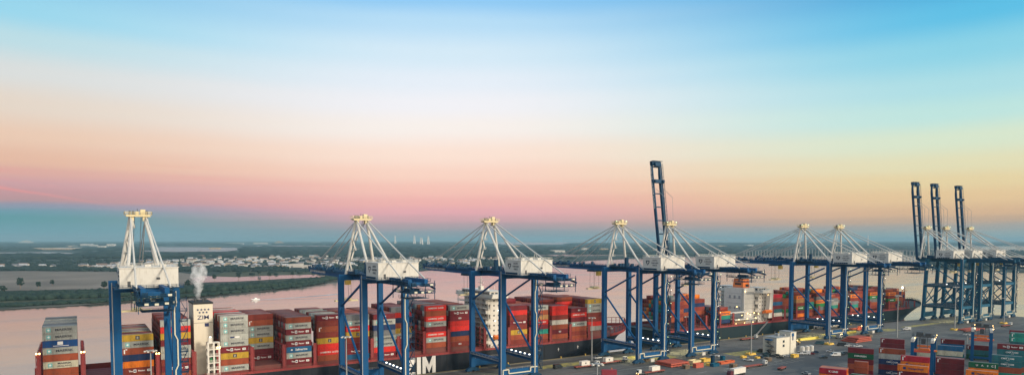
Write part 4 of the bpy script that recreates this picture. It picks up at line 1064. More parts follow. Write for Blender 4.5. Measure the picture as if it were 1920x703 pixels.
for q in ((413, 336.9, 22.6), (429, 342.2, 33), (447, 335.2, 30), (432, 342.2, 16), (440, 342.2, 16)): rel(MB().cbox(q, (.5, .3, .5)).build('flood_lamp', LAMPW, S2))
cd = MB()
for i in range(6): z = 12 + i * 3.8; cd.box(427.9, 427.99, 345, 359, z, z + .18); cd.box(428.5, 440, 342.4, 342.48, z, z + .15)
for y in (346, 350.5, 355): cd.box(427.85, 427.98, y, y + 1.8, 27, 29.5).box(427.85, 427.98, y, y + 1.2, 19, 21)
for k in range(8): cd.box(430 + k * 1.2, 430.7 + k * 1.2, 342.38, 342.46, 30.5, 32.5)
cd.rail([(428, 361.5, 35.3), (428, 342.5, 35.3), (440.4, 342.5, 35.3)], 1.1, 1.6, .1); cd.beam((427.6, 344, 9), (427.6, 344, 35), .5, .12)
rel(cd.build('casing_louvre', GREY, S2))
m = MB(); m.tube((690, YC, 12), (690, YC, 26), .6, .25, 7).box(689.7, 690.3, YC - 2.5, YC + 2.5, 22, 22.3); fm = rel(m.build('foremast', RED, S2)); rel(MB().tube((671, 352, 9), (671, 352, 25.6), .3, n=6).build('lamp_mast', ORANGE, S2))
m = MB(); m.tube((671, 352, 25.6), (671, 352, 27), .55, n=8); rel(m.build('work_light', emit('bright_work_light', (1, .75, .4), 40.), S2))
l = link('hull_lettering', T('Hapag-Lloyd', 7.4, LETTER_W, 1.1, .16), S2); l.location = (527 - 510, 335.9 - YC, 1.2)
m = MB(); m.beam((447, 335.4, 9.5), (431, 333.6, .4), 1.2, .25); m.rail([(447, 334.9, 9.5), (431, 333.1, .4)], 1., 3, .1); rel(m.build('gangway', GREY, S2))
# steam plume rising from the casing
PL = bpy.data.materials.new('steam_plume'); PL.use_nodes = True; nt = PL.node_tree; nt.nodes.clear()
o_ = nt.nodes.new('ShaderNodeOutputMaterial'); pv = nt.nodes.new('ShaderNodeVolumePrincipled'); pv.inputs['Color'].default_value = (.995, .995, .995, 1); pv.inputs['Anisotropy'].default_value = -.25
f = noise_fac(nt, .42, 4, .6); mrn = nt.nodes.new('ShaderNodeMapRange'); mrn.inputs['From Min'].default_value = .38; mrn.inputs['From Max'].default_value = .62; mrn.inputs['To Max'].default_value = .34
nt.links.new(f, mrn.inputs['Value']); nt.links.new(mrn.outputs[0], pv.inputs['Density']); nt.links.new(pv.outputs[0], o_.inputs['Volume'])
bm = bmesh.new()
for (x, y, z, r) in [(48.0, 354, 44.6, 1.1), (47.7, 354, 46.4, 1.5), (48.2, 354, 48.4, 1.9), (48.6, 354, 50.6, 2.3), (48.2, 354, 52.8, 2.8), (49.0, 354, 55.2, 3.1), (47.9, 354, 57.2, 2.7), (49.8, 354, 57.9, 2.6), (50.6, 354, 55.6, 2.1), (46.6, 354, 55.2, 1.9), (49.2, 354, 59.6, 1.7)]:
    bmesh.ops.create_icosphere(bm, subdivisions=2, radius=r, matrix=Matrix.Translation((x, y, z)))
me = bpy.data.meshes.new('p'); bm.to_mesh(me); bm.free()
po = link('steam_plume', me); md = po.modifiers.new('r', 'REMESH'); md.mode = 'VOXEL'; md.voxel_size = .5
bpy.context.view_layer.update(); me2 = bpy.data.meshes.new_from_object(po.evaluated_get(bpy.context.evaluated_depsgraph_get())); po.modifiers.clear(); po.data = me2
for v in me2.vertices:
    d_ = mnoise.noise_vector(v.co * .55) * .8 + mnoise.noise_vector(v.co * 1.3) * .35; v.co += d_
me2.materials.clear(); me2.materials.append(PL); po['kind'] = 'stuff'
# ------------------------------------------------------------------ ship-to-shore gantry cranes
WS, LS, HX = 15.5, -15.5, 10.
def logo_mesh():
    m = MB(); s = 1.4
    m.prism([(-s, s * .9), (s, s * .9), (s, 0), (0, -s * 1.1), (-s, 0)], 'x', -.04, .0)
    m.mat(1).prism([(-s * .55, s * .5), (s * .55, s * .5), (s * .1, -.2), (s * .5, -.2), (0, -s * .75), (-s * .25, .1), (-s * .6, .1)], 'x', -.07, -.04)
    return m.mesh('emblem', [LETTER_K, WHITE])
LOGO = logo_mesh()
def yfacing(me):   # turn lettering to face -x
    c = me.copy(); c.transform(Matrix.Rotation(R(-90), 4, 'Z')); return c
HT = [yfacing(T(s, 1.15, LETTER_K, 1.0, .02)) for s in ('SOUTH', 'CAROLINA', 'PORTS')]
BT = yfacing(T('SOUTH CAROLINA PORTS AUTHORITY', 1.6, LETTER_W, 1., .05))
def sub_obj(name, me, par, loc=(0, 0, 0)):
    o = link(name, me, par); o.location = loc; return o
def make_crane(boom_up, tall, lit, col=BLUE):
    C = thing('gantry_crane', 'x', 'crane')
    top = 52.5
    # legs
    for x in (-HX, HX):
        for y, wx, wy, nm in ((WS, 2.5, 2.3, 'leg'), (LS, 3.0, 2.2, 'leg')):
            m = MB(); lean = -2.2 if (tall and y > 0) else 0
            m.hexa([(x - wx / 2, y - wy / 2 - 0, 2.9), (x + wx / 2, y - wy / 2, 2.9), (x + wx / 2, y + wy / 2, 2.9), (x - wx / 2, y + wy / 2, 2.9),
                    (x - wx / 2, y - wy / 2 + lean, top), (x + wx / 2, y - wy / 2 + lean, top), (x + wx / 2, y + wy / 2 + lean, top), (x - wx / 2, y + wy / 2 + lean, top)])
            for z in (14, 26, 38): m.box(x - wx / 2 - .1, x + wx / 2 + .1, y - wy / 2 - .1 + lean * z / top, y + wy / 2 + .1 + lean * z / top, z, z + .35)
            m.build('leg', col, C)
    for y in (WS, LS):
        m = MB(); z0, z1 = (3.4, 7.4) if y > 0 else (2.8, 6.0)
        m.box(-HX - .2 + 1, HX - .8, y - .8, y + .8, z0, z1)
        if y > 0: m.box(-7.5, 7.5, y - 1.5, y - .8, z0 + .6, z0 + .8)
        s = m.build('sill_beam', col, C)
        MB().rail([(-8.6, y - 1.0, z1), (8.6, y - 1.0, z1)], 1.0, 3, .09).build('handrail', GREY, s)
        if y < 0:   # pale cable tray stepping along the sill
            p = [(-HX - .2, z1 - 2.6), (-HX - .2, z1 + .15), (-HX + 3.2, z1 + .15), (-HX + 3.2, z1 - 1.9), (HX - 3.4, z1 - 1.9), (HX - 3.4, z1 + .15), (HX + .8, z1 + .15)]
            t = MB()
            for a, b in zip(p, p[1:]): t.beam((a[0], y - 1.25, a[1]), (b[0], y - 1.25, b[1]), .5, .5)
            t.build('cable_tray', PALE, s)
            MB().box(-1.6, 1.2, y - 1.6, y - .85, .5, 2.4).build('cable_reel', WHITE, s)
        for x in (-HX, HX):
            b = MB(); sx = 1 if x > 0 else -1
            b.prism([(x - 4.2, 1.1), (x + 4.2, 1.1), (x + 3.4, 2.0), (x + 1.2, 3.0), (x - 1.2, 3.0), (x - 3.4, 2.0)], 'y', y - .9, y + .9)
            for k in (-1, 1): b.box(x + k * 2.4 - 1.5, x + k * 2.4 + 1.5, y - 1.1, y + 1.1, .7, 1.5)
            bo = b.build('bogie', BLUE_DK, C)
            for k in (-3.4, -1.4, 1.4, 3.4): MB().tube((x + k, y - .35, .5), (x + k, y + .35, .5), .48, n=10).build('wheel', DGREY, bo)
    # portal beams across the rails
    zs = (13.8, 32.) if tall else (10.2,)
    for x in (-HX, HX):
        for z in zs:
            m = MB(); m.box(x - .7, x + .7, LS + 1, WS - 1.1, z - 1.5, z + 1.3)
            pb = m.build('portal_beam', col, C)
            MB().box(x - 1.7, x - .72, LS + 1, WS - 1, z + .2, z + .35).rail([(x - 1.65, LS + 1, z + .35), (x - 1.65, WS - 1, z + .35)], 1.05, 3, .1).build('walkway', GREY, pb)
            if lit and (x > 0 or tall):
                for k in range(5 if not tall else 1):
                    if tall and z < 20: continue
                    y = LS + 3.5 + k * 4.4 + (8 if tall else 0)
                    MB().cbox((x - .9, y, z + 1.7), (.6, .7, .5)).build('floodlight', LAMP, pb)
    # braces
    for x in (-HX, HX):
        xx = x
        if not tall:
            for a, b in (((xx, WS - 1, 40.2), (xx, LS + 4, 51.6)), ((xx, WS - 1, 38.4), (xx, LS + 1.2, 12.5))):
                MB().tube(a, b, .55, n=8).build('brace', col, C)
        else:
            for a, b in (((xx, WS - 3, 51.5), (xx, LS + 1, 34.)), ((xx, WS - 1.2, 15.4), (xx, 0, 30.5)), ((xx, LS + 1, 30.5), (xx, 0, 15.4)), ((xx, LS + 1, 15.4), (xx, 0, 30.5))):
                MB().tube(a, b, .5, n=8).build('brace', col, C)
    if tall:
        for y in (WS, LS):
            for z0, z1 in ((15.4, 30.4),):
                MB().tube((-HX + 1, y, z0), (HX - 1, y, z1), .4, n=6).tube((HX - 1, y, z0), (-HX + 1, y, z1), .4, n=6).build('cross_brace', col, C)
            MB().box(-HX + 1, HX - 1, y - .6, y + .6, 30.6, 33).build('cross_beam', col, C); MB().box(-HX + 1, HX - 1, y - .6, y + .6, 12.6, 15).build('cross_beam', col, C)
    # upper cross beams and girders
    for y in (WS - (2.2 if tall else 0), LS):
        MB().box(-HX - 1.3, HX + 1.3, y - 1.1, y + 1.1, 52.52, 55.4).build('top_beam', col, C)
    g = MB()
    for x in (-3.6, 3.6): g.box(x - .75, x + .75, -52, WS + (2.5 if not tall else 9), 52.9, 55.9)
    for y in range(-50, 18, 8): g.box(-3.6, 3.6, y - .4, y + .4, 53.4, 54.6)
    go = g.build('girder', col, C)
    r = MB()
    for sx in (-1, 1):
        r.box(sx * 4.4, sx * 5.7, -52, WS + 2, 54.9, 55.05); r.rail([(sx * 5.6, -52, 55.05), (sx * 5.6, WS + 2, 55.05)], 1.1, 2.6, .12)
        for y in range(-50, 16, 5): r.beam((sx * 4.3, y, 53.6), (sx * 5.6, y, 55.), .15, .15)
    r.build('walkway', BLUE_DK, go)
    # clutter on top of the girder near the apex
    k = MB(); rr_ = random.Random(5)
    for i in range(14):
        x = rr_.uniform(-6, 6); y = rr_.uniform(-3, WS + 1); s = rr_.uniform(.6, 1.8); k.box(x - s / 2, x + s / 2, y - s / 2, y + s / 2, 55.95, 55.95 + s * 1.1)
    k.rail([(-7.5, 2, 55.9), (-7.5, WS, 55.9), (7.5, WS, 55.9), (7.5, 2, 55.9)], 1.2, 2, .12).box(-7.6, 7.6, 1.5, WS + .5, 55.7 + .22, 55.94)
    k.box(-1.2, .6, 5.5, 7, 55.95, 61.5)
    if tall: k = MB().box(-7, 7, 7.6, WS + 8, 55.92, 56.2).box(-5, -2, 11, 14, 56.2, 58).box(1, 4, 16, 19, 56.2, 58.4).rail([(-6.9, 8, 56.2), (-6.9, WS + 8, 56.2)], 1.1, 2, .12)
    k.build('winch_deck', BLUE_DK, go)
    # A-frame
    ya, yb, za = (13.6, WS, 81.6) if not tall else (19.5, WS + 5, 82.)
    ap = MB()
    for sx in (-1, 1):
        ap.tube((sx * 7.4, yb, 55.4), (sx * 2.9, ya + .3, za), .78, .62, 10)
        ap.beam((sx * 7.2, yb, 58), (sx * -4.5, ya + 1.5, 74.5), .01, .01) if False else None
    ap.beam((-6.3, yb - .8, 63), (6.3, yb - .8, 63), .5, .6) if False else None
    ao = ap.build('mast_leg', SHIPW if False else WHITE, C)
    st = MB()   # zigzag ladders on the near mast leg
    for i in range(5):
        z = 57 + i * 5.0; t = (z - 55.4) / (za - 55.4); x = -7.4 + 4.5 * t; y = yb + (ya - yb) * t
        st.box(x + .6, x + 2.4, y - 2.4, y - .4, z, z + .12).rail([(x + .6, y - 2.4, z), (x + 2.4, y - 2.4, z), (x + 2.4, y - .5, z)], 1.1, 1.5, .1)
        st.beam((x + .8 if i % 2 else x + 2.2, y - 1.4, z), (x + 2.4 if i % 2 else x + 1.0, y - 1.4, z + 5), .6, .14)
    st.build('ladder', WHITE, ao)
    pf = MB(); pf.box(-4.4, 4.4, ya - 1.9, ya + 1.7, za, za + .9).box(-3., -1.6, ya - 1.2, ya + 1.2, za - 1.8, za).box(1.6, 3., ya - 1.2, ya + 1.2, za - 1.8, za)
    pf.rail([(-5., ya - 2.1, za + .8), (5., ya - 2.1, za + .8), (5., ya + 1.9, za + .8), (-5., ya + 1.9, za + .8), (-5., ya - 2.1, za + .8)], 1.2, 2., .13).box(-5., 5., ya - 2.1, ya + 1.9, za + .6, za + .72)
    pf.box(.8, 2.6, ya - 1.4, ya + .6, za + .9, za + 3.0).box(-1.0, .2, ya - 1., ya + .6, za + .9, za + 2.2)
    po_ = pf.build('apex_platform', CREAM, C)
    sv = MB()
    for x in (-3, -1.8, 3.2): sv.tube((x - .4, ya, za + 1.7), (x + .4, ya, za + 1.7), .75, n=10).box(x - .45, x + .45, ya - .6, ya + .6, za + .8, za + 1.4)
    sv.tube((-.2, ya, za + .8), (-.2, ya, za + 3.3), .12, n=5)
    sv.build('sheave', DGREY, po_)
    if lit is True:
        for x in (-4.0, 3.9): MB().cbox((x, ya - 2, za + 2.0), (.35, .35, .35)).build('lamp', LAMPG, po_)
    for sx in (-1, 1):
        MB().tube((sx * 2.3, ya, za - .6), (sx * 6.2, LS + 1.5, 55.6), .62, n=8).build('back_strut', WHITE, C)
        bs = MB().tube((sx * 2.8, ya - .5, za), (sx * 5.2, -47, 55.9), .33, n=6).build('backstay', WHITE, C)
        t = .62; px = sx * (2.8 + 2.4 * t); py = (ya - .5) + (-47 - ya + .5) * t; pz = za + (55.9 - za) * t
        MB().tube((px, py, pz), (px - .1, py + 1.2, 61.9), .16, n=5).tube((px, py, pz), (px + .1, py - 3, 61.9), .16, n=5).build('stay_prop', WHITE, bs)
    # machinery house
    mh = MB(); dh = 24. if tall else 0.; X, y0, y1, z0, z1 = 9.4, -32. + dh, -17.6 + dh, 55.2, 62.0
    if tall: z0, z1 = 56.1, 62.4
    mh.box(-X, X, y0, y1, z0, z1); mh.box(-X - .25, X + .25, y0 - .25, y1 + .25, z1, z1 + .3); mh.box(-X - .15, X + .15, y0 - .15, y1 + .15, z0 - .25, z0)
    for i in range(1, 9): mh.box(-X + i * 2.09 - .06, -X + i * 2.09 + .06, y0 - .05, y0, z0, z1)
    mh.rail([(-X, y0, z1 + .3), (X, y0, z1 + .3), (X, y1, z1 + .3), (-X, y1, z1 + .3), (-X, y0, z1 + .3)], 1.0, 2.4, .1)
    for i in range(3): mh.box(-6 + i * 5, -4 + i * 5, -27 + dh, -24 + dh, z1 + .3, z1 + 1.1)
    ho = mh.build('machinery_house', WHITE, C)
    MB().box(-7.0, -6.0, y0 - .1, y0 - .02, z0 + .2, z0 + 2.2).box(2.2, 3.4, y0 - .1, y0 - .02, z0 + 2.6, z0 + 3.4).build('door', DGREY, ho)
    for i in range(7): MB().box(-X - .7, -X - .02, y1 - 2.3 - i * 1.5, y1 - 1.4 - i * 1.5, z0 + .05, z0 + .9).build('vent', BLUE_DK, ho) if i < 7 else None
    sub_obj('emblem', LOGO, ho, (-X - .02, -21.6 + dh, 59.2))
    for i, me in enumerate(HT): sub_obj('lettering', me, ho, (-X - .03, -27.3 + dh, 60.5 - i * 1.4))
    zd_ = 54.6 if not tall else 55.6
    MB().box(-HX - 1, HX + 1, -33.5 + dh, -16.4 + dh, zd_ + (.31 if tall else 0), zd_ + (.3 if not tall else .4)).rail([(-HX - .9, -33.3 + dh, zd_ + .35), (HX + .9, -33.3 + dh, zd_ + .35)], 1.1, 2.2, .12).build('house_deck', BLUE_DK, C)
    # service platforms and hoses hanging at the rear
    sp = MB()
    for z in (50.4, 53.2): sp.box(-5.5, -2.5, -56, -38, z - .12, z).box(2.5, 5.8, -56, -38, z - .12, z).box(-2.5, 2.5, -56, -53.5, z - .12, z).box(-2.5, 2.5, -44, -41.5, z - .12, z); sp.rail([(-5.5, -38, z), (-5.5, -56, z), (5.8, -56, z), (5.8, -38, z)], 1.1, 2., .13)
    for x in (-5.4, 5.6):
        for y in (-55.8, -47, -38.4): sp.box(x - .12, x + .12, y - .12, y + .12, 47.8, 55.4)
    sp.box(-3.0, -1.2, -50, -44, 50.6, 51.9).box(.8, 3., -47, -42, 50.6, 51.7).box(-4.2, -2.4, -55.6, -54, 53.3, 54.7).box(1.4, 3, -55.6, -53.6, 53.3, 54.2)
    for q_ in range(6): sp.beam((-5.4, -39 - q_ * 3, 50.4), (5.6, -41 - q_ * 3, 50.4), .12, .3)
    sp.box(-4., 5.8, -50, -41, 47.7, 47.85).rail([(-4, -41, 47.85), (-4, -50, 47.85), (5.8, -50, 47.85)], 1.1, 2., .1)
    for x in (-4.5, 5.): sp.beam((x, -40, 60.3) if False else (x, -40, 55.5), (x, -57.5, 52.2), .5, .7)
    so_ = sp.build('service_platform', BLUE_DK, C)
    wl = MB()
    for x, y, z in ((-3, -56.2, 50.9), (0, -56.2, 50.8), (3, -56.1, 51.), (5.9, -52, 51), (4, -56.2, 53.8), (-5.6, -44, 50.9)): wl.box(x - .6, x + .6, y - .2, y + .2, z - .35, z + .35)
    wl.build('equipment_box', PALE, so_)
    hs = MB()
    for kx in (-2, 0, 2):
        pr = None
        for i in range(9):
            a = math.pi * i / 8; q = (kx, -36 - 2.2 * math.cos(a) + kx * .2, 52.8 - 2.6 * math.sin(a))
            if pr: hs.tube(pr, q, .12, n=5)
            pr = q
    hs.build('hose_loop', PALE, C)
    # stair tower on the far landside leg
    stt = MB(); x0, x1, y0, y1 = HX + 1.35, HX + 3.9, LS - 1.6, LS + .9
    nfl = 12
    for i in range(nfl):
        z = 4.5 + i * 4.0
        stt.box(x0, x1, y0, y1, z - .1, z).rail([(x0, y0, z), (x1, y0, z), (x1, y1, z)], 1.05, 1.3, .12)
        if i < nfl - 1: stt.beam((x0 + .3 if i % 2 else x1 - .3, y0 + .6, z), (x1 - .3 if i % 2 else x0 + .3, y0 + .6, z + 4.), .7, .16)
    stt.box(x1 - .15, x1, y0, y0 + .15, 4, 50)
    to = stt.build('stair_tower', BLUE_DK, C)
    for i in range(nfl):
        z = 4.5 + i * 4.0 + 1.9
        if lit is True and (not tall or i % 4 == 1) and i % 5 != 3: MB().cbox((x1 + .1 if i % 2 else x0 + .5, y0 - .15, z), (.24, .24, .24)).build('stair_lamp', LAMPG if i % 3 else LAMP, to)
    # pale energy chain down the landside leg
    ct = MB(); zz = [6.1, 13, 21.5, 23.5, 33.5, 35.5, 45, 47, 52.4]; off = [0, 0, 0, .9, .9, 0, 0, .6, .6]
    for i in range(len(zz) - 1): ct.beam((HX - .6 + off[i], LS - 1.3, zz[i]), (HX - .6 + off[i + 1], LS - 1.3, zz[i + 1]), .45, .4)
    ct.beam((HX - .6, LS - 1.0, 3), (HX - .6, LS - 1.3, 6.1), .4, .4)
    ct.build('cable_tray', PALE, C)
    MB().beam((-HX - 1.3, LS - 1.1, 3), (-HX - 1.3, LS - 1.1, 56.3), .3, .3).build('conduit', GREY, C)
    # trolley, cab, ropes and spreader
    ty = WS + 22 if not boom_up else -4
    tr = MB(); tr.box(-3, 3, ty - 4, ty + 4, 51.6, 52.7); tro = tr.build('trolley', BLUE_DK, C)
    MB().box(-2.2, .4, ty - 6.6, ty - 4.2, 49.2, 51.8).build('operator_cab', YELLOW, tro)
    rp = MB()
    for x, y in ((-2, ty - 2), (2, ty - 2), (-2, ty + 2), (2, ty + 2)): rp.tube((x, y, 51.6), (x, y, 41. if not boom_up else 44.), .09, n=4)
    rp.build('hoist_rope', DGREY, tro)
    MB().box(-6, 6, ty - 1.1, ty + 1.1, 40.2 if not boom_up else 43.2, 41. if not boom_up else 44.).box(-2, 2, ty - 2.2, ty + 2.2, 41. if not boom_up else 44., 42 if not boom_up else 45).build('spreader', CREAM, tro)
    # boom, modelled along +y from its hinge
    B = MB(); Lb = 72. if not boom_up else 70.; bw = .65 if not boom_up else .5
    hb_ = 1.5 if not boom_up else 1.0; sp2 = 4.4 if tall else 3.4
    for x in (-sp2, sp2):
        B.prism([(0, -hb_), (Lb - 8, -hb_), (Lb, -.2), (Lb, hb_ * .8), (0, hb_)], 'x', x - bw, x + bw)
    for y in list(range(4, 68, 9)): B.box(-sp2, sp2, y - .3, y + .3, -.5, .5)
    B.box(-sp2 - .5, sp2 + .5, Lb - 2, Lb + .8, -.8, 1.6)
    bo = B.build('boom', BLUE if not boom_up else BLUE_DK, C)
    W_ = MB()
    for sx in (-1, 1):
        
        if boom_up and sx < 0: continue
        W_.box(sx * (sp2 + .7), sx * (sp2 + 1.7), 0, Lb - 1, .7, .85); W_.rail([(sx * (sp2 + 1.6), 0, 1.05), (sx * (sp2 + 1.6), Lb - 1, 1.05)], 1.1, 2.8, .13)
    for y in ((26, 52) if not boom_up else (57,)): W_.box(-5.2, 5.2, y - 1.2, y + 1.2, 1.0, 2.0).box(-4.3, -3, y - .7, y + .7, 2, 3.4).box(3, 4.3, y - .7, y + .7, 2, 3.4)
    W_.box(-2.6, 2.6, Lb - 3, Lb - .5, 1.6, 3.2).rail([(-4.5, Lb + .5, 1.6), (4.5, Lb + .5, 1.6)], 1.4, 1.5, .14)
    if not boom_up:
        q = random.Random(9)
        for i in range(22): y = q.uniform(40, Lb - 1); x = q.choice([-4.6, 4.6, 0, -2.4]); s = q.uniform(.5, 1.5); W_.box(x - s / 2, x + s / 2, y - s / 2, y + s / 2, 1.1, 1.2 + s)
    W_.build('boom_walkway', BLUE_DK, bo)
    if not tall: sub_obj('lettering', BT, bo, (-4.18, Lb - 17 - 0, -.1))
    bo.location = (0, WS + (2.6 if not tall else 9.2), 54.3)
    if not boom_up:
        bo.rotation_euler = (R(.3), 0, 0)
        yo = WS + 2.6
        for sx in (-1, 1):
            for yy, rad in ((67, .2), (64, .16), (40, .2)):
                MB().tube((sx * 2.6, ya + .8, za - .3), (sx * 3.8, yo + yy, 56.1), rad, n=5).build('forestay', WHITE, C)
            MB().tube((sx * 1.2, ya + 1, za), (sx * 1.4, yo + 22, 56.1), .12, n=4).build('hoist_wire', GREY, C)
    else:
        ang = 82. if not tall else 84.6
        bo.rotation_euler = (R(ang), 0, 0)
        c_, s_ = math.cos(R(ang)), math.sin(R(ang)); hy, hz = bo.location[1], 54.3
        for sx in (-1, 1):
            for d_ in (52, 26):
                P_ = (sx * 3.6, hy + d_ * c_ - 2.2 * s_, hz + d_ * s_ + 2.2 * c_)
                mid = (sx * 3.6, (P_[1] + ya) / 2 - 3.5, (P_[2] + za) / 2 + (6 if d_ == 52 else -5))
                MB().tube((sx * 3.2, ya, za), mid, .14, n=4).tube(mid, P_, .14, n=4).build('folded_stay', GREY, C)
    return C
def finish(o, label, x, y=309., group='blue ship-to-shore cranes along the quay'):
    o.location = (x, y, 0); o['label'] = label; o['group'] = group
cA = make_crane(False, False, False); cL = make_crane(False, False, True)
cM = make_crane(False, False, 'dim')
cU = make_crane(True, False, True); cT = make_crane(True, True, True, BLUE_TEAL)
tr_ = tree_of(cA)
finish(cA, 'blue ship-to-shore crane seen end on at the far left, its white house facing the viewer', 21.8)
c2 = copy_tree(cM, None, tr_); finish(c2, 'blue crane with lowered boom, second from the left, standing before the big white hull letters', 118)
c3 = cM; finish(c3, 'blue crane with lowered boom in front of the ship\'s white superstructure, third from left', 191)
finish(cL, 'blue crane with lowered boom standing at the bow of the front ship', 284.5)
finish(cU, 'blue crane with its dark boom raised upright in the middle of the quay', 328)
c6 = copy_tree(cL, None, tr_); finish(c6, 'blue crane with lowered boom just right of the orange funnel ship\'s bridge', 470)
c7 = copy_tree(cL, None, tr_); finish(c7, 'blue crane with lowered boom, rightmost of the pair by the rear ship', 517)
t8 = copy_tree(cT, None, tr_)
finish(cT, 'tall teal blue crane with raised boom, leftmost of the three at the quay end', 649, 301)
finish(t8, 'tall teal blue crane with raised boom, middle of the three at the quay end', 683, 301)
t10 = copy_tree(cT, None, tr_); finish(t10, 'tall teal blue crane with raised boom, rightmost of the three at the quay end', 729, 301)
# lit lamps under the working cranes
for x, e in ((284.5, 1.), (328, 1.), (470, 1.), (517, 1.), (191, .4), (652, .8), (690, .5)):
    for dx in (-7, 7):
        l = bpy.data.lights.new('portal_lamp', 'AREA'); l.shape = 'RECTANGLE'; l.size = 1.2; l.size_y = 14; l.energy = 1500 * e; l.color = (1., .88, .42); l.spread = R(140)
        lo = bpy.data.objects.new('portal_lamp', l); COL.objects.link(lo); lo.location = (x + dx, 309 if x < 600 else 301, 8.4)
# ------------------------------------------------------------------ yard equipment
def RTG(px, py, label):
    q = ground(px, py, 19.6)
    G = thing('yard_gantry', label, 'gantry crane', (q.x, q.y, 0), YA, 'rubber-tyred gantry cranes in the yard')
    # local x = along the containers, local y = across the block
    W, S, H = 8.8, 21.5, 19.6
    for x in (0, W):
        for y in (0, S):
            MB().box(x - .75, x + .75, y - .6, y + .6, 1.4, H).build('leg', BLUE, G)
    for y in (0, S):
        s = MB().box(-1.5, W + 1.5, y - .5, y + .5, 1.2, 2.4).build('sill_beam', BLUE, G)
        for x in (-.9, .9, W - .9, W + .9): MB().tube((x, y - .35, .75), (x, y + .35, .75), .75, n=12).build('wheel', BLACK, s)
        MB().box(-.4, W + .4, y - .35, y + .35, H - 5.2, H - 4.2).build('red_tie', ORANGE if y else paint('tie_red', (.55, .07, .03), .5), G)
    for x in (0, W):
        g = MB().box(x - .7, x + .7, -1.2, S + 1.2, H + .01, H + 1.5).build('girder', WHITE, G)
        MB().rail([(x + .6, -1, H + 1.5), (x + .6, S + 1, H + 1.5)], 1., 2.5, .1).build('handrail', GREY, g)
        for y in (1, 11, 20): MB().cbox((x + .9, y, H + 1.9), (.4, .4, .35)).build('lamp', LAMPW, g)
    ty = 12.5
    t = MB().box(-1, W + 1, ty - 3, ty + 3, H + 1.52, H + 2.2).box(1, 4, ty - 2, ty + 2, H + 2.2, H + 4).box(5, 7.5, ty - 2.2, ty + 1.5, H + 2.2, H + 3.6)
    t.rail([(-1, ty - 3, H + 2.2), (W + 1, ty - 3, H + 2.2), (W + 1, ty + 3, H + 2.2), (-1, ty + 3, H + 2.2)], 1.1, 2, .12)
    to = t.build('trolley', DGREY, G)
    MB().box(W / 2 - 1, W / 2 + 1, ty - 5.4, ty - 3.2, H - 1.8, H + .9).build('operator_cab', DGREY, to)
    r = MB()
    for x in (2.5, 6): 
        for y in (ty - 1.2, ty + 1.2): r.tube((x, y, H + 1.6), (x, y, 14.2), .1, n=4)
    r.build('hoist_rope', DGREY, to)
    MB().box(-1.6, W + 1.6, ty - 1.1, ty + 1.1, 13.6, 14.3).box(2, 7, ty - 1.4, ty + 1.4, 14.3, 15).build('spreader', ORANGE, to)
    return G
RTG(1711, 640, 'blue legged yard gantry with white girders straddling the green and cream containers')
RTG(1824, 621, 'blue legged yard gantry further right, straddling the low maroon stack')

def lamp_pole(x, y, h, label, base=True, head=1):
    t = thing('lamp_pole', label, 'lamp pole', (x, y, 0), 0, 'tall lamp poles on the terminal')
    m = MB().tube((0, 0, 0), (0, 0, h), .42, .2, 10); p = m.build('pole', GREY, t)
    hm_ = MB().tube((0, 0, h - .2), (0, 0, h + .3), .9, .9, 10).beam((-2, 0, h + .1), (2, 0, h + .1), .2, .2).beam((0, -2, h + .1), (0, 2, h + .1), .2, .2)
    ho = hm_.build('lamp_head', GREY, t)
    for a in range(6):
        an = a * math.pi / 3; MB().cbox((math.cos(an) * 1.9, math.sin(an) * 1.9, h - .1), (.75, .6, .45)).build('lamp', WHITE if head == 1 else LAMPG, ho)
    if base:
        b = MB()
        for (bx, by, w_, d_) in ((-2.6, -2.2, 4.2, .8), (-2.6, 1.4, 4.2, .8), (-3.6, -2.2, .8, 4.4), (1.8, -2.2, .8, 4.4)):
            b.prism([(by, 0), (by + d_, 0), (by + d_ * .8, 1.15), (by + d_ * .2, 1.15)], 'x', bx, bx + w_)
        b.build('crash_barrier', YELLOW, t)
poles = [(257.3, 320.3 - 5, 26, 'pale lamp pole standing left of the bow crane, before the front ship\'s hull'), (357.3, 279.9, 21.7, 'lamp pole with yellow barrier left of the white quay building'),
         (438.1, 278.3, 30.5, 'lamp pole with yellow barrier in front of the rear crane pair'), (512., 271.4, 31., 'lamp pole behind the maroon yard stacks'), (593.9, 269.4, 34.5, 'lamp pole before the leftmost tall teal crane'),
         (463.4, 202.9, 13.9, 'thin short pole in the yard between the two gantries'), (675.7, 267.5, 22, 'lamp pole with barrier near the far quay end'), (97.9, 288.2, 30, 'lamp pole in front of the second crane from the left'),
         (22.6, 291.8, 30, 'lamp pole between the legs of the leftmost crane'), (148.1, 178.5, 30, 'near lamp pole whose white lamp cluster shows at the bottom of the photo')]
for i, (x, y, h, lab) in enumerate(poles): lamp_pole(x, y, h, lab, base=i in (1, 2, 4, 6), head=1)

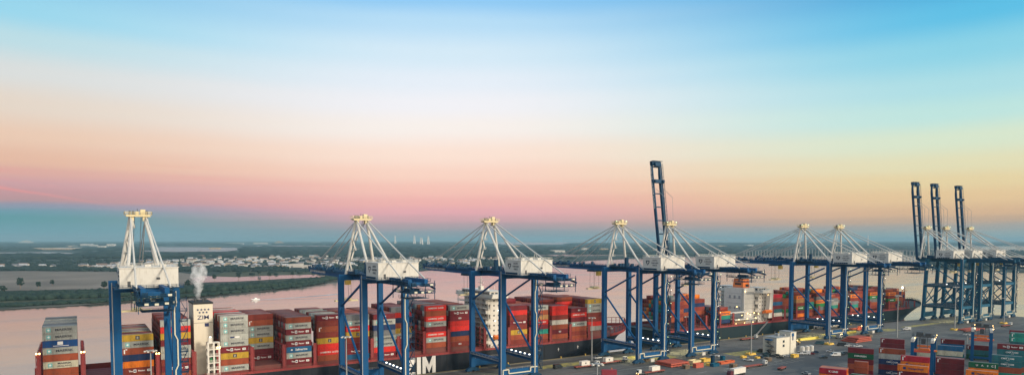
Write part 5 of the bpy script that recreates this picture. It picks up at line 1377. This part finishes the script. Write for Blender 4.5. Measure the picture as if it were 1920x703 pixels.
# quay building
b = thing('quay_building', 'white three storey block with two windows beside the parked cars on the quay', 'building', (367.5, 268.9, 0))
wb = paint('building_white_wall', (.60, .57, .48), .8, .07, .15, dirt=(.30, .26, .2), amount=.3)
m = MB().box(0, 13.4, 0, 10, .0, 10.8).mat(1).box(-.15, 13.45, -.15, 10.15, 10.8, 11.1).box(.3, 13, .3, 9.7, 11.1, 11.15)
m.mat(0); m.build('wall', [wb, GREY], b)
MB().box(13.45, 19.2, -.4, 8, 0, 13.6).mat(1).box(13.4, 19.3, -.5, 8.1, 13.6, 13.9).build('annex', [wb, GREY], b)
for z in (7.6, 4.9):
    w_ = MB().box(6.2, 8.0, -.06, -.005, z, z + 1.5).build('window', GLASS, b); MB().box(6.05, 8.15, -.14, -.07, z - .15, z - .02).build('sill', wb, w_)
m = MB()
for k in range(3):
    m.box(-2.2, -.02, .5 + k * 2, 6.5, 2.6 + k * 2.6, 2.75 + k * 2.6); m.beam((-1.2, 1 + (k % 2) * 5, k * 2.6), (-1.2, 6 - (k % 2) * 5, 2.6 + k * 2.6), .9, .15); m.rail([(-2.1, .6, 2.75 + k * 2.6), (-2.1, 6.4, 2.75 + k * 2.6)], 1., 1.5, .08)
m.build('outside_stair', DGREY, b)
MB().box(-2.4, 0, 2.5, 6.8, 9.2, 9.9).build('awning', BLUE, b)
MB().box(14.5, 16.8, .1 - .6, -.52, 11., 13.).tube((15.6, -.6, 11), (15.6, -.6, 8.6), .3).build('sign_panel', BLUE, b)
MB().box(8, 10, 5, 7.5, 11.2, 12.6).tube((5, 5, 11.1), (5, 5, 14.5), .1).box(10.8, 12.4, 2, 3.6, 11.15, 12.3).build('roof_plant', GREY, b)

# vehicles
def car_mesh(L, W, H, kind):
    m = MB()
    if kind == 'car':
        prof = [(-L / 2, .35), (L / 2, .35), (L / 2, .75), (L / 2 - .9 * L / 4.6, .9), (L * .12, .98), (-L * .36, 1.0), (-L / 2, .9)]
    elif kind == 'pickup':
        prof = [(-L / 2, .45), (L / 2, .45), (L / 2, .95), (L * .22, 1.1), (-L / 2, 1.1)]
    else:
        prof = [(-L / 2, .4), (L / 2, .4), (L / 2, 1.0), (L / 2 - .8, 1.3), (L / 2 - 1.5, H), (-L / 2, H)]
    m.prism(prof, 'y', -W / 2, W / 2)
    return m.mesh('body', None) if False else m
def vehicle(x, y, rz, col, kind, label, group='cars parked near the quay building'):
    L, W, H = {'car': (4.6, 1.85, 1.45), 'pickup': (5.6, 2.0, 1.8), 'van': (5.9, 2.1, 2.4)}[kind]
    t = thing('parked_' + kind, label, kind if kind != 'pickup' else 'pickup truck', (x, y, .01), rz, group)
    pm = paint('vehicle_paint_' + kind, col, .25, .04, 1., amount=.05)
    car_mesh(L, W, H, kind).build('body', pm, t)
    c = MB()
    if kind == 'car': c.prism([(-L * .42, .99), (L * .2, .985), (L * .04, H - .02), (-L * .3, H - .02)], 'y', -W * .43, W * .43)
    elif kind == 'pickup': c.prism([(-L * .08, 1.1), (L * .26, 1.1), (L * .16, H), (-L * .05, H)], 'y', -W * .44, W * .44)
    else: c.prism([(L / 2 - .95, 1.25), (L / 2 - .7, 1.32), (L / 2 - 1.45, H - .1), (L / 2 - 1.7, H - .1)], 'y', -W * .45, W * .45); c.box(-L * .1, L * .25, -W / 2 - .02, W / 2 + .02, 1.4, 2.0)
    c.build('windows', GLASS, t)
    if kind != 'van':
        zz = H - .02 if kind == 'car' else H
        MB().box(-L * .28 if kind == 'car' else -L * .04, L * .03 if kind == 'car' else L * .15, -W * .42, W * .42, zz, zz + .04).build('roof', pm, t)
    for sx in (-.32, .32):
        for sy in (-1, 1): MB().tube((L * sx, sy * (W / 2 - .2), .34), (L * sx, sy * (W / 2 + .02), .34), .34, n=10).build('wheel', BLACK, t)
    for sy in (-1, 1): MB().box(L / 2 - .06, L / 2 + .02, sy * W * .36 - .18, sy * W * .36 + .18, .6, .78).build('headlight', WHITE, t)
    return t
dk, wh, sl, bl, rd, tl = (.02, .025, .03), (.62, .62, .6), (.32, .33, .34), (.02, .05, .10), (.16, .01, .02), (.03, .08, .10)
cars = [(1424, 670, bl, 'car', 1.9, 'dark blue car nearest the lamp pole barrier, left of the white building'), (1434, 668, tl, 'car', 1.9, 'dark teal car second in the row left of the white building'), (1446, 668, dk, 'pickup', 2.0, 'dark pickup in front of the white building\'s corner'),
        (1456, 667, dk, 'car', 2.0, 'black car right of the dark pickup by the white building'), (1428, 660, dk, 'van', 2.0, 'dark van behind the row of cars left of the white building'), (1436, 664, tl, 'car', 1.9, 'dark green car behind the row left of the white building'),
        (1476, 668, wh, 'car', 2.1, 'small white car tucked by the white building\'s right corner'), (1498, 664, wh, 'pickup', 2.2, 'white pickup right of the building beside the storage tanks'), (1510, 664, wh, 'van', 2.2, 'white van before the storage tanks'),
        (1520, 664, rd, 'car', 2.2, 'dark red car right of the storage tanks'), (1528, 661, bl, 'car', 2.2, 'navy car right of the dark red one'), (1544, 671, dk, 'car', 2.6, 'lone black car on the open asphalt'),
        (1566, 667, wh, 'van', 2.6, 'white van parked left of the tall yard stacks'), (1576, 665, dk, 'pickup', 2.6, 'dark pickup just right of the white van'), (1584, 663, dk, 'car', 2.6, 'black car half hidden by the tall yard stack'),
        (1511, 701, sl, 'car', 1.5, 'silver car driving alone at the bottom of the yard'), (1486, 659, sl, 'car', 2.2, 'silver car against the building annex'), (1577, 648, dk, 'van', 2.4, 'dark van by the barrier of the rear lamp pole'), (1590, 649, wh, 'car', 2.4, 'white car by the barrier of the rear lamp pole')]
for px, py, c_, k, a, lab in cars:
    q = ground(px, py); vehicle(q.x, q.y, a, c_, k, lab)
def trailer(q, rz, L, label, load=None, truck=True, col=(.25, .05, .03), lab2=None, lab3=None):
    t = thing('container_trailer', label, 'trailer', (q.x, q.y, 0), rz, 'low trailers on the quay')
    cm = paint('chassis_rust', col, .6, .2, .6)
    m = MB(); m.box(-L / 2, L / 2, -1.2, -.9, .95, 1.35).box(-L / 2, L / 2, .9, 1.2, .95, 1.35)
    for i in range(7): x = -L / 2 + L * i / 6; m.box(x - .15, x + .15, -1.2, 1.2, 1., 1.3)
    m.box(-L / 2 + .5, L / 2 - .5, -1.1, 1.1, 1.3, 1.42)
    m.build('deck', cm, t)
    for x in (-L / 2 + 1.2, -L / 2 + 2.6, L / 2 - 1.5):
        for sy in (-1, 1): MB().tube((x, sy * .85, .5), (x, sy * 1.25, .5), .5, n=10).build('wheel', BLACK, t)
    if load:
        o = link('tank_container', None) if False else None
        u = Vector((math.cos(rz), math.sin(rz), 0)); c = q + u * load[0]
        b_ = MB(); hw = 1.22; Lh = load[1] / 2
        for sx in (-1, 1):
            for sy in (-1, 1): b_.cbox((sx * (Lh - .1), sy * (hw - .1), 1.3), (.2, .2, 2.5))
        pts = [(-1.05, .25), (1.05, .25), (1.1, .5), (1.1, 2.2), (.9, 2.5), (-.9, 2.5), (-1.1, 2.2), (-1.1, .5)]
        b_.prism(pts, 'x', -Lh + .15, Lh - .15)
        for z in (.1, 2.48): 
            for sy in (-1, 1): b_.box(-Lh + .2, Lh - .2, sy * 1.12 - .08, sy * 1.12 + .08, z - .05, z + .08)
        o = b_.build('cargo_unit', SHIPW); o.location = (c.x, c.y, 1.43); o.rotation_euler = (0, 0, rz); tag(o, lab2, 'cargo unit', 'white cargo units on trailers')
        MB().box(-.4, .4, -1.16, -1.12, .9, 1.8).build('emblem', LETTER_K, o)
    if truck:
        u = Vector((math.cos(rz), math.sin(rz), 0)); c = q + u * (L / 2 + 2.2)
        k = thing('terminal_tractor', lab3, 'tractor unit', (c.x, c.y, 0), rz, 'terminal tractors on the quay')
        MB().box(-3, 2.6, -1.1, 1.1, .8, 1.3).build('chassis', DGREY, k); cb = MB().prism([(.4, 1.3), (2.5, 1.3), (2.5, 2.3), (2.2, 3.2), (.4, 3.2)], 'y', -1.1, .9).build('cab', paint('cab_white', (.55, .55, .52), .4), k)
        MB().box(2.42, 2.54, -.9, .7, 1.9, 2.9).box(.8, 1.9, -1.13, -1.11, 2., 2.9).build('windscreen', GLASS, cb)
        for x in (-2, 1.6):
            for sy in (-1, 1): MB().tube((x, sy * .85, .5), (x, sy * 1.25, .5), .5, n=10).build('wheel', BLACK, k)
        for sy in (-.7, .6): MB().cbox((2.66, sy, 1.1), (.12, .3, .25)).build('headlight', LAMPW, k)
trailer(ground(1094, 689), .0, 12.5, 'long low trailer nearest the bow crane\'s lamp pole', (0.8, 6.), True, lab2='white cargo unit on the trailer behind the tall lamp pole', lab3='tractor between the two trailers left of the bow crane')
trailer(ground(1146, 681), .05, 15, 'low trailer between the lamp pole and the bow crane', (-2.5, 6.), True, lab2='white cargo unit on the trailer beside the bow crane\'s legs', lab3='tractor at the bow crane\'s waterside leg')
trailer(ground(1226, 699), .03 + math.pi, 15, 'red brown trailer at the bottom edge below the red slabs', (-.5, 6.2), True, lab2='white cargo unit on the trailer at the bottom edge', lab3='tractor at the bottom edge left of its trailer')
trailer(ground(1410, 688), .0, 15, 'empty orange red trailer in the open yard', None, True, lab3='dark tractor heading the empty orange trailer')
trailer(ground(1466, 692), .3, 8, 'short empty dark red trailer alone on the asphalt', None, False)
trailer(ground(1400, 637), .0, 13, 'empty red trailer at the foot of the rear ship\'s gangway', None, True, lab3='tractor at the foot of the rear ship\'s gangway')
trailer(ground(1815, 622), .0, 11, 'dark trailer beside the right yard gantry top', None, True, lab3='white tractor with lit lamps beyond the right yard gantry')
trailer(ground(1885, 612), .0, 11, 'dark trailer near the far lamp pole', None, True, lab3='white tractor near the far lamp pole')
# white semi box truck at the bottom
q = ground(1381, 703); t = thing('box_truck', 'white box semi trailer truck with dark cab at the bottom of the quay', 'truck', (q.x, q.y, 0), .08)
MB().box(-4, 6.5, -1.25, 1.25, 1.1, 4.).build('box_body', SHIPW, t); MB().prism([(-7, .8), (-4.4, .8), (-4.4, 3.1), (-6.4, 3.1), (-7, 2.1)], 'y', -1.15, 1.15).build('cab', paint('cab_dark_red', (.08, .01, .02), .4), t)
for x in (-6, -3.4, 4, 5.3):
    for sy in (-1, 1): MB().tube((x, sy * .85, .5), (x, sy * 1.26, .5), .5, n=10).build('wheel', BLACK, t)
q = ground(1135, 703); t = thing('parked_truck', 'dark red truck body cut by the bottom edge under the lamp cluster', 'truck', (q.x, q.y - 3, 0), -.6)
MB().box(-4, 4, -1.3, 1.3, .9, 3.6).build('box_body', paint('truck_dark_red', (.22, .015, .03), .5), t)
for x in (-3, 3):
    for sy in (-1, 1): MB().tube((x, sy * .9, .5), (x, sy * 1.3, .5), .5, n=10).build('wheel', BLACK, t)
# hatch covers landed on the quay
SLAB = paint('hatch_slab_red', (.42, .085, .05), .7, .15, .2, dirt=(.16, .07, .05), amount=.4)
def hatch(x, y, z, w_, d_, label, rz=0):
    m = MB().box(-w_ / 2, w_ / 2, -d_ / 2, d_ / 2, .35, .95)
    for i in range(6): xx = -w_ / 2 + w_ * (i + .5) / 6; m.box(xx - .2, xx + .2, -d_ / 2 + .3, d_ / 2 - .3, 0, .35); m.box(xx - .1, xx + .1, -d_ / 2 + .2, d_ / 2 - .2, .95, 1.02)
    m.box(-w_ / 2 + .1, -w_ / 2 + .4, -d_ / 2, d_ / 2, .95, 1.1).box(w_ / 2 - .4, w_ / 2 - .1, -d_ / 2, d_ / 2, .95, 1.1)
    o = m.build('hatch_cover', SLAB); o.location = (x, y, z + .01); o.rotation_euler = (0, 0, rz); tag(o, label, 'hatch cover', 'red steel hatch covers stacked on the quay')
hatch(289, 281, 0, 15, 13, 'lowest red hatch cover right of the bow crane'); hatch(289.3, 281.3, 1.12, 14.4, 12.5, 'upper red hatch cover right of the bow crane')
for i in range(3): hatch(468.5 + i * .5, 277 - i * .4, i * 1.12, 20 - i * 2.5, 11.5 - i, f'{["lowest", "middle", "topmost"][i]} red hatch cover in front of the rear crane pair')
hatch(605, 262, 0, 22, 10, 'dark red hatch cover lying beyond the left yard gantry'); hatch(530, 312, 0, 14, 8, 'red hatch cover between the legs of the rear cranes')
hatch(250, 331 - 4, 0, .1, .1, 'x') if False else None
# yellow and red bins and boxes right of the raised boom crane
def skip(px, py, w_, d_, h, mat, label, rz=0.):
    q = ground(px, py); m = MB(); a, b2 = w_ / 2, d_ / 2
    m.box(-a, a, -b2, -b2 + .15, 0, h).box(-a, a, b2 - .15, b2, 0, h).box(-a, -a + .15, -b2 + .15, b2 - .15, 0, h).box(a - .15, a, -b2 + .15, b2 - .15, 0, h).box(-a, a, -b2, b2, h * .7, h * .72)
    for i in range(4): x = -a + w_ * (i + .5) / 4; m.box(x - .08, x + .08, -b2 - .08, -b2, .1, h - .1)
    o = m.build('equipment_crate', mat); o.location = (q.x, q.y, .02); o.rotation_euler = (0, 0, rz); tag(o, label, 'crate', 'crates and bins on the quay')
skip(1302, 681, 7, 4, 2.2, CREAM, 'long cream yellow bin behind the red box'); skip(1322, 677, 6, 3.5, 1.9, YELLOW, 'bright yellow bin right of the cream one'); skip(1309, 688, 6, 2.6, 2.5, SLAB, 'red box in front of the yellow bins')
skip(1330, 685, 2.5, 2.5, 1.4, YELLOW, 'small yellow crate right of the red box'); skip(1340, 686, 5, 2.6, 1.8, BLUE_TEAL, 'low teal machine box right of the bins'); skip(1336, 682, 1.6, 1.6, 5., BLUE_DK, 'upright dark blue post box among the bins')
skip(1356, 681, 7, 3, 1.2, paint('orange_beams', (.5, .09, .02), .6), 'orange spreader beams lying right of the teal box'); skip(1368, 679, 6, 2.5, 1.3, paint('orange_beams', (.5, .09, .02), .6), 'second pile of orange beams by the teal drum'); skip(1355, 674, 2.2, 2.2, 2.4, BLUE_TEAL, 'small teal cabin behind the orange beams')
skip(1394, 670, 4, 2, 1.2, YELLOW, 'yellow barrier block left of the lamp pole base'); skip(1490, 669, 5, 2.4, 1.9, YELLOW, 'yellow barrier block at the white building\'s right corner'); skip(1420, 671, 3, 2, 1, YELLOW, 'low yellow block beside the lamp pole base')
def tank(px, py, label):
    q = ground(px, py); t = MB().tube((0, 0, 0), (0, 0, 4.3), 1.5, n=14).tube((0, 0, 4.3), (0, 0, 4.7), 1.5, .5, 14).box(-1.7, 1.7, -.1, .1, 0, .3); o = t.build('storage_tank', WHITE); o.location = (q.x, q.y, .01)
    tag(o, label, 'tank', 'white storage tanks')
tank(1504, 662, 'white upright tank, left of the row of three'); tank(1513, 661, 'white upright tank, middle of the row of three'); tank(1521, 660, 'white upright tank, right of the row of three')
q = ground(1147, 692); o = MB().tube((0, 0, 0), (0, 0, .9), .5, .15, 10).box(-.6, .6, -.6, .6, 0, .08).build('traffic_cone', ORANGE); o.location = q; tag(o, 'orange cone alone on the quay left of the bow crane', 'cone')
# yellow safety barriers under the rear cranes
def guard(x0, x1, y, label):
    m = MB().prism([(-.9, 0), (.9, 0), (.6, 1.5), (-.6, 1.5)], 'x', -(x1 - x0) / 2, (x1 - x0) / 2)
    for i in range(8): xx = -(x1 - x0) / 2 + (x1 - x0) * (i + .5) / 8; m.box(xx - .3, xx + .3, -.95, .95, 0, .25)
    o = m.build('safety_barrier', paint('barrier_yellow', (.72, .56, .08), .5, .08, .3)); o.location = ((x0 + x1) / 2, y, .01); tag(o, label, 'barrier', 'long yellow barriers under the cranes')
guard(436, 458, 300, 'long yellow barrier left of the rear crane pair'); guard(499, 511, 303, 'short yellow barrier between the rear crane pair')
# dark work vehicles by the rear ship
for i, (px, py, lab) in enumerate(((1490, 646, 'cluttered straddle loader by the left leg of the rear pair'), (1574, 634, 'small loader between the legs of the rear crane pair'), (1612, 618, 'red loader beside the rear ship\'s hull'))):
    q = ground(px, py); t = thing('loader', lab, 'loader', (q.x, q.y, 0), .2 * i, 'loaders on the quay')
    MB().box(-3.5, 3.5, -1.3, 1.3, .7, 1.8).box(-3, -.5, -1.2, 1.2, 1.8, 3.1).build('body', [DGREY, GREY, SLAB][i], t); MB().box(-.3, 1.5, -1, 1, 1.82, 3.6).build('cab', GLASS, t)
    MB().beam((1, 0, 3), (6, 0, 1.2), .5, .7).build('arm', [YELLOW, DGREY, SLAB][i], t)
    for x in (-2.4, 2.4):
        for sy in (-1, 1): MB().tube((x, sy * 1.1, .8), (x, sy * 1.6, .8), .8, n=10).build('wheel', BLACK, t)
    for k in (-1, 1): MB().cbox((k, -1.3, 3.3), (.4, .3, .4)).build('lamp', LAMPW, t)
# mooring bollards and fenders along the quay edge
bm_ = MB().tube((0, 0, 0), (0, 0, .7), .35, .3, 10).tube((0, 0, .7), (0, 0, .95), .5, .5, 10); bme = bm_.mesh('bollard', YELLOW)
for i in range(20):
    o = link('bollard', bme); o.location = (190 + i * 19, 332.2 if i < 19 else 330.8, .35); tag(o, 'squat yellow mooring bollard on the kerb at the quay edge', 'bollard', 'mooring bollards along the quay edge')
fm_ = MB().box(-1.2, 1.2, 0, 1.8, -3.4, -.6); fme = fm_.mesh('fender', BLACK)
for i in range(16):
    o = link('fender', fme); o.location = (195 + i * 22.5, 333.02, 0); tag(o, 'black rubber fender on the face of the quay wall', 'fender', 'rubber fenders on the quay wall')

# more everyday clutter on the apron
more = [(1463, 671, dk, 'car', 2.1, 'black car just below the white building\'s windows'), (1403, 676, wh, 'pickup', 1.9, 'white pickup below the lamp pole left of the white building'), (1556, 659, sl, 'car', 2.4, 'silver car right of the storage tanks in the open'),
        (1608, 650, wh, 'pickup', 2.4, 'white pickup right of the triple hatch cover stack'), (1340, 668, wh, 'pickup', 1.9, 'white pickup at the landside legs of the raised boom crane'), (1536, 645, tl, 'van', 2.3, 'dark green van left of the rear lamp pole barrier'),
        (1700, 618, wh, 'van', 2.4, 'white van on the apron left of the tall cranes'), (1660, 640, dk, 'pickup', 2.4, 'dark pickup behind the maroon yard stacks'), (1120, 672, wh, 'pickup', .1, 'white pickup beside the hull near the bow'), (1046, 690, dk, 'van', .1, 'dark van on the quay left of the tall lamp pole')]
for px, py, c_, k, a, lab in more:
    q = ground(px, py); vehicle(q.x, q.y, a, c_, k, lab, 'service vehicles about the quay')
for i, (px, py, lab) in enumerate(((1212, 676, 'timber pallets stacked at the bow crane\'s landside leg'), (1286, 690, 'timber pallets stacked left of the yellow bins'), (1375, 688, 'timber pallets stacked in the open by the orange beams'), (1440, 676, 'timber pallets stacked below the white building'), (1630, 632, 'timber pallets stacked under the rear crane pair'))):
    q = ground(px, py); m = MB()
    for k in range(6):
        m.box(-1.2, 1.2, -1., 1., k * .3 + .12, k * .3 + .2)
        for y in (-.9, 0, .8): m.box(-1.2, 1.2, y, y + .12, k * .3, k * .3 + .12)
    o = m.build('pallet_stack', WOOD); o.location = (q.x, q.y, .01); o.scale = (1.5, 1.5, 1.2); tag(o, lab, 'pallets', 'pallet stacks on the quay')
# ------------------------------------------------------------------ the evening haze
HZ = bpy.data.materials.new('evening_haze'); HZ.use_nodes = True; nt = HZ.node_tree; nt.nodes.clear()
o_ = nt.nodes.new('ShaderNodeOutputMaterial'); pv = nt.nodes.new('ShaderNodeVolumePrincipled')
pv.inputs['Color'].default_value = (.31, .52, .62, 1); pv.inputs['Density'].default_value = .00007; pv.inputs['Anisotropy'].default_value = 0.
nt.links.new(pv.outputs[0], o_.inputs['Volume'])
MB().box(-161000, 161000, -161000, 161000, -10, 165).build('haze', HZ)['kind'] = 'stuff'
scn.cycles.volume_bounces = 2; scn.cycles.max_bounces = 6; scn.cycles.diffuse_bounces = 2; scn.cycles.glossy_bounces = 3
scn.cycles.use_denoising = True
scn.cycles.use_adaptive_sampling = True
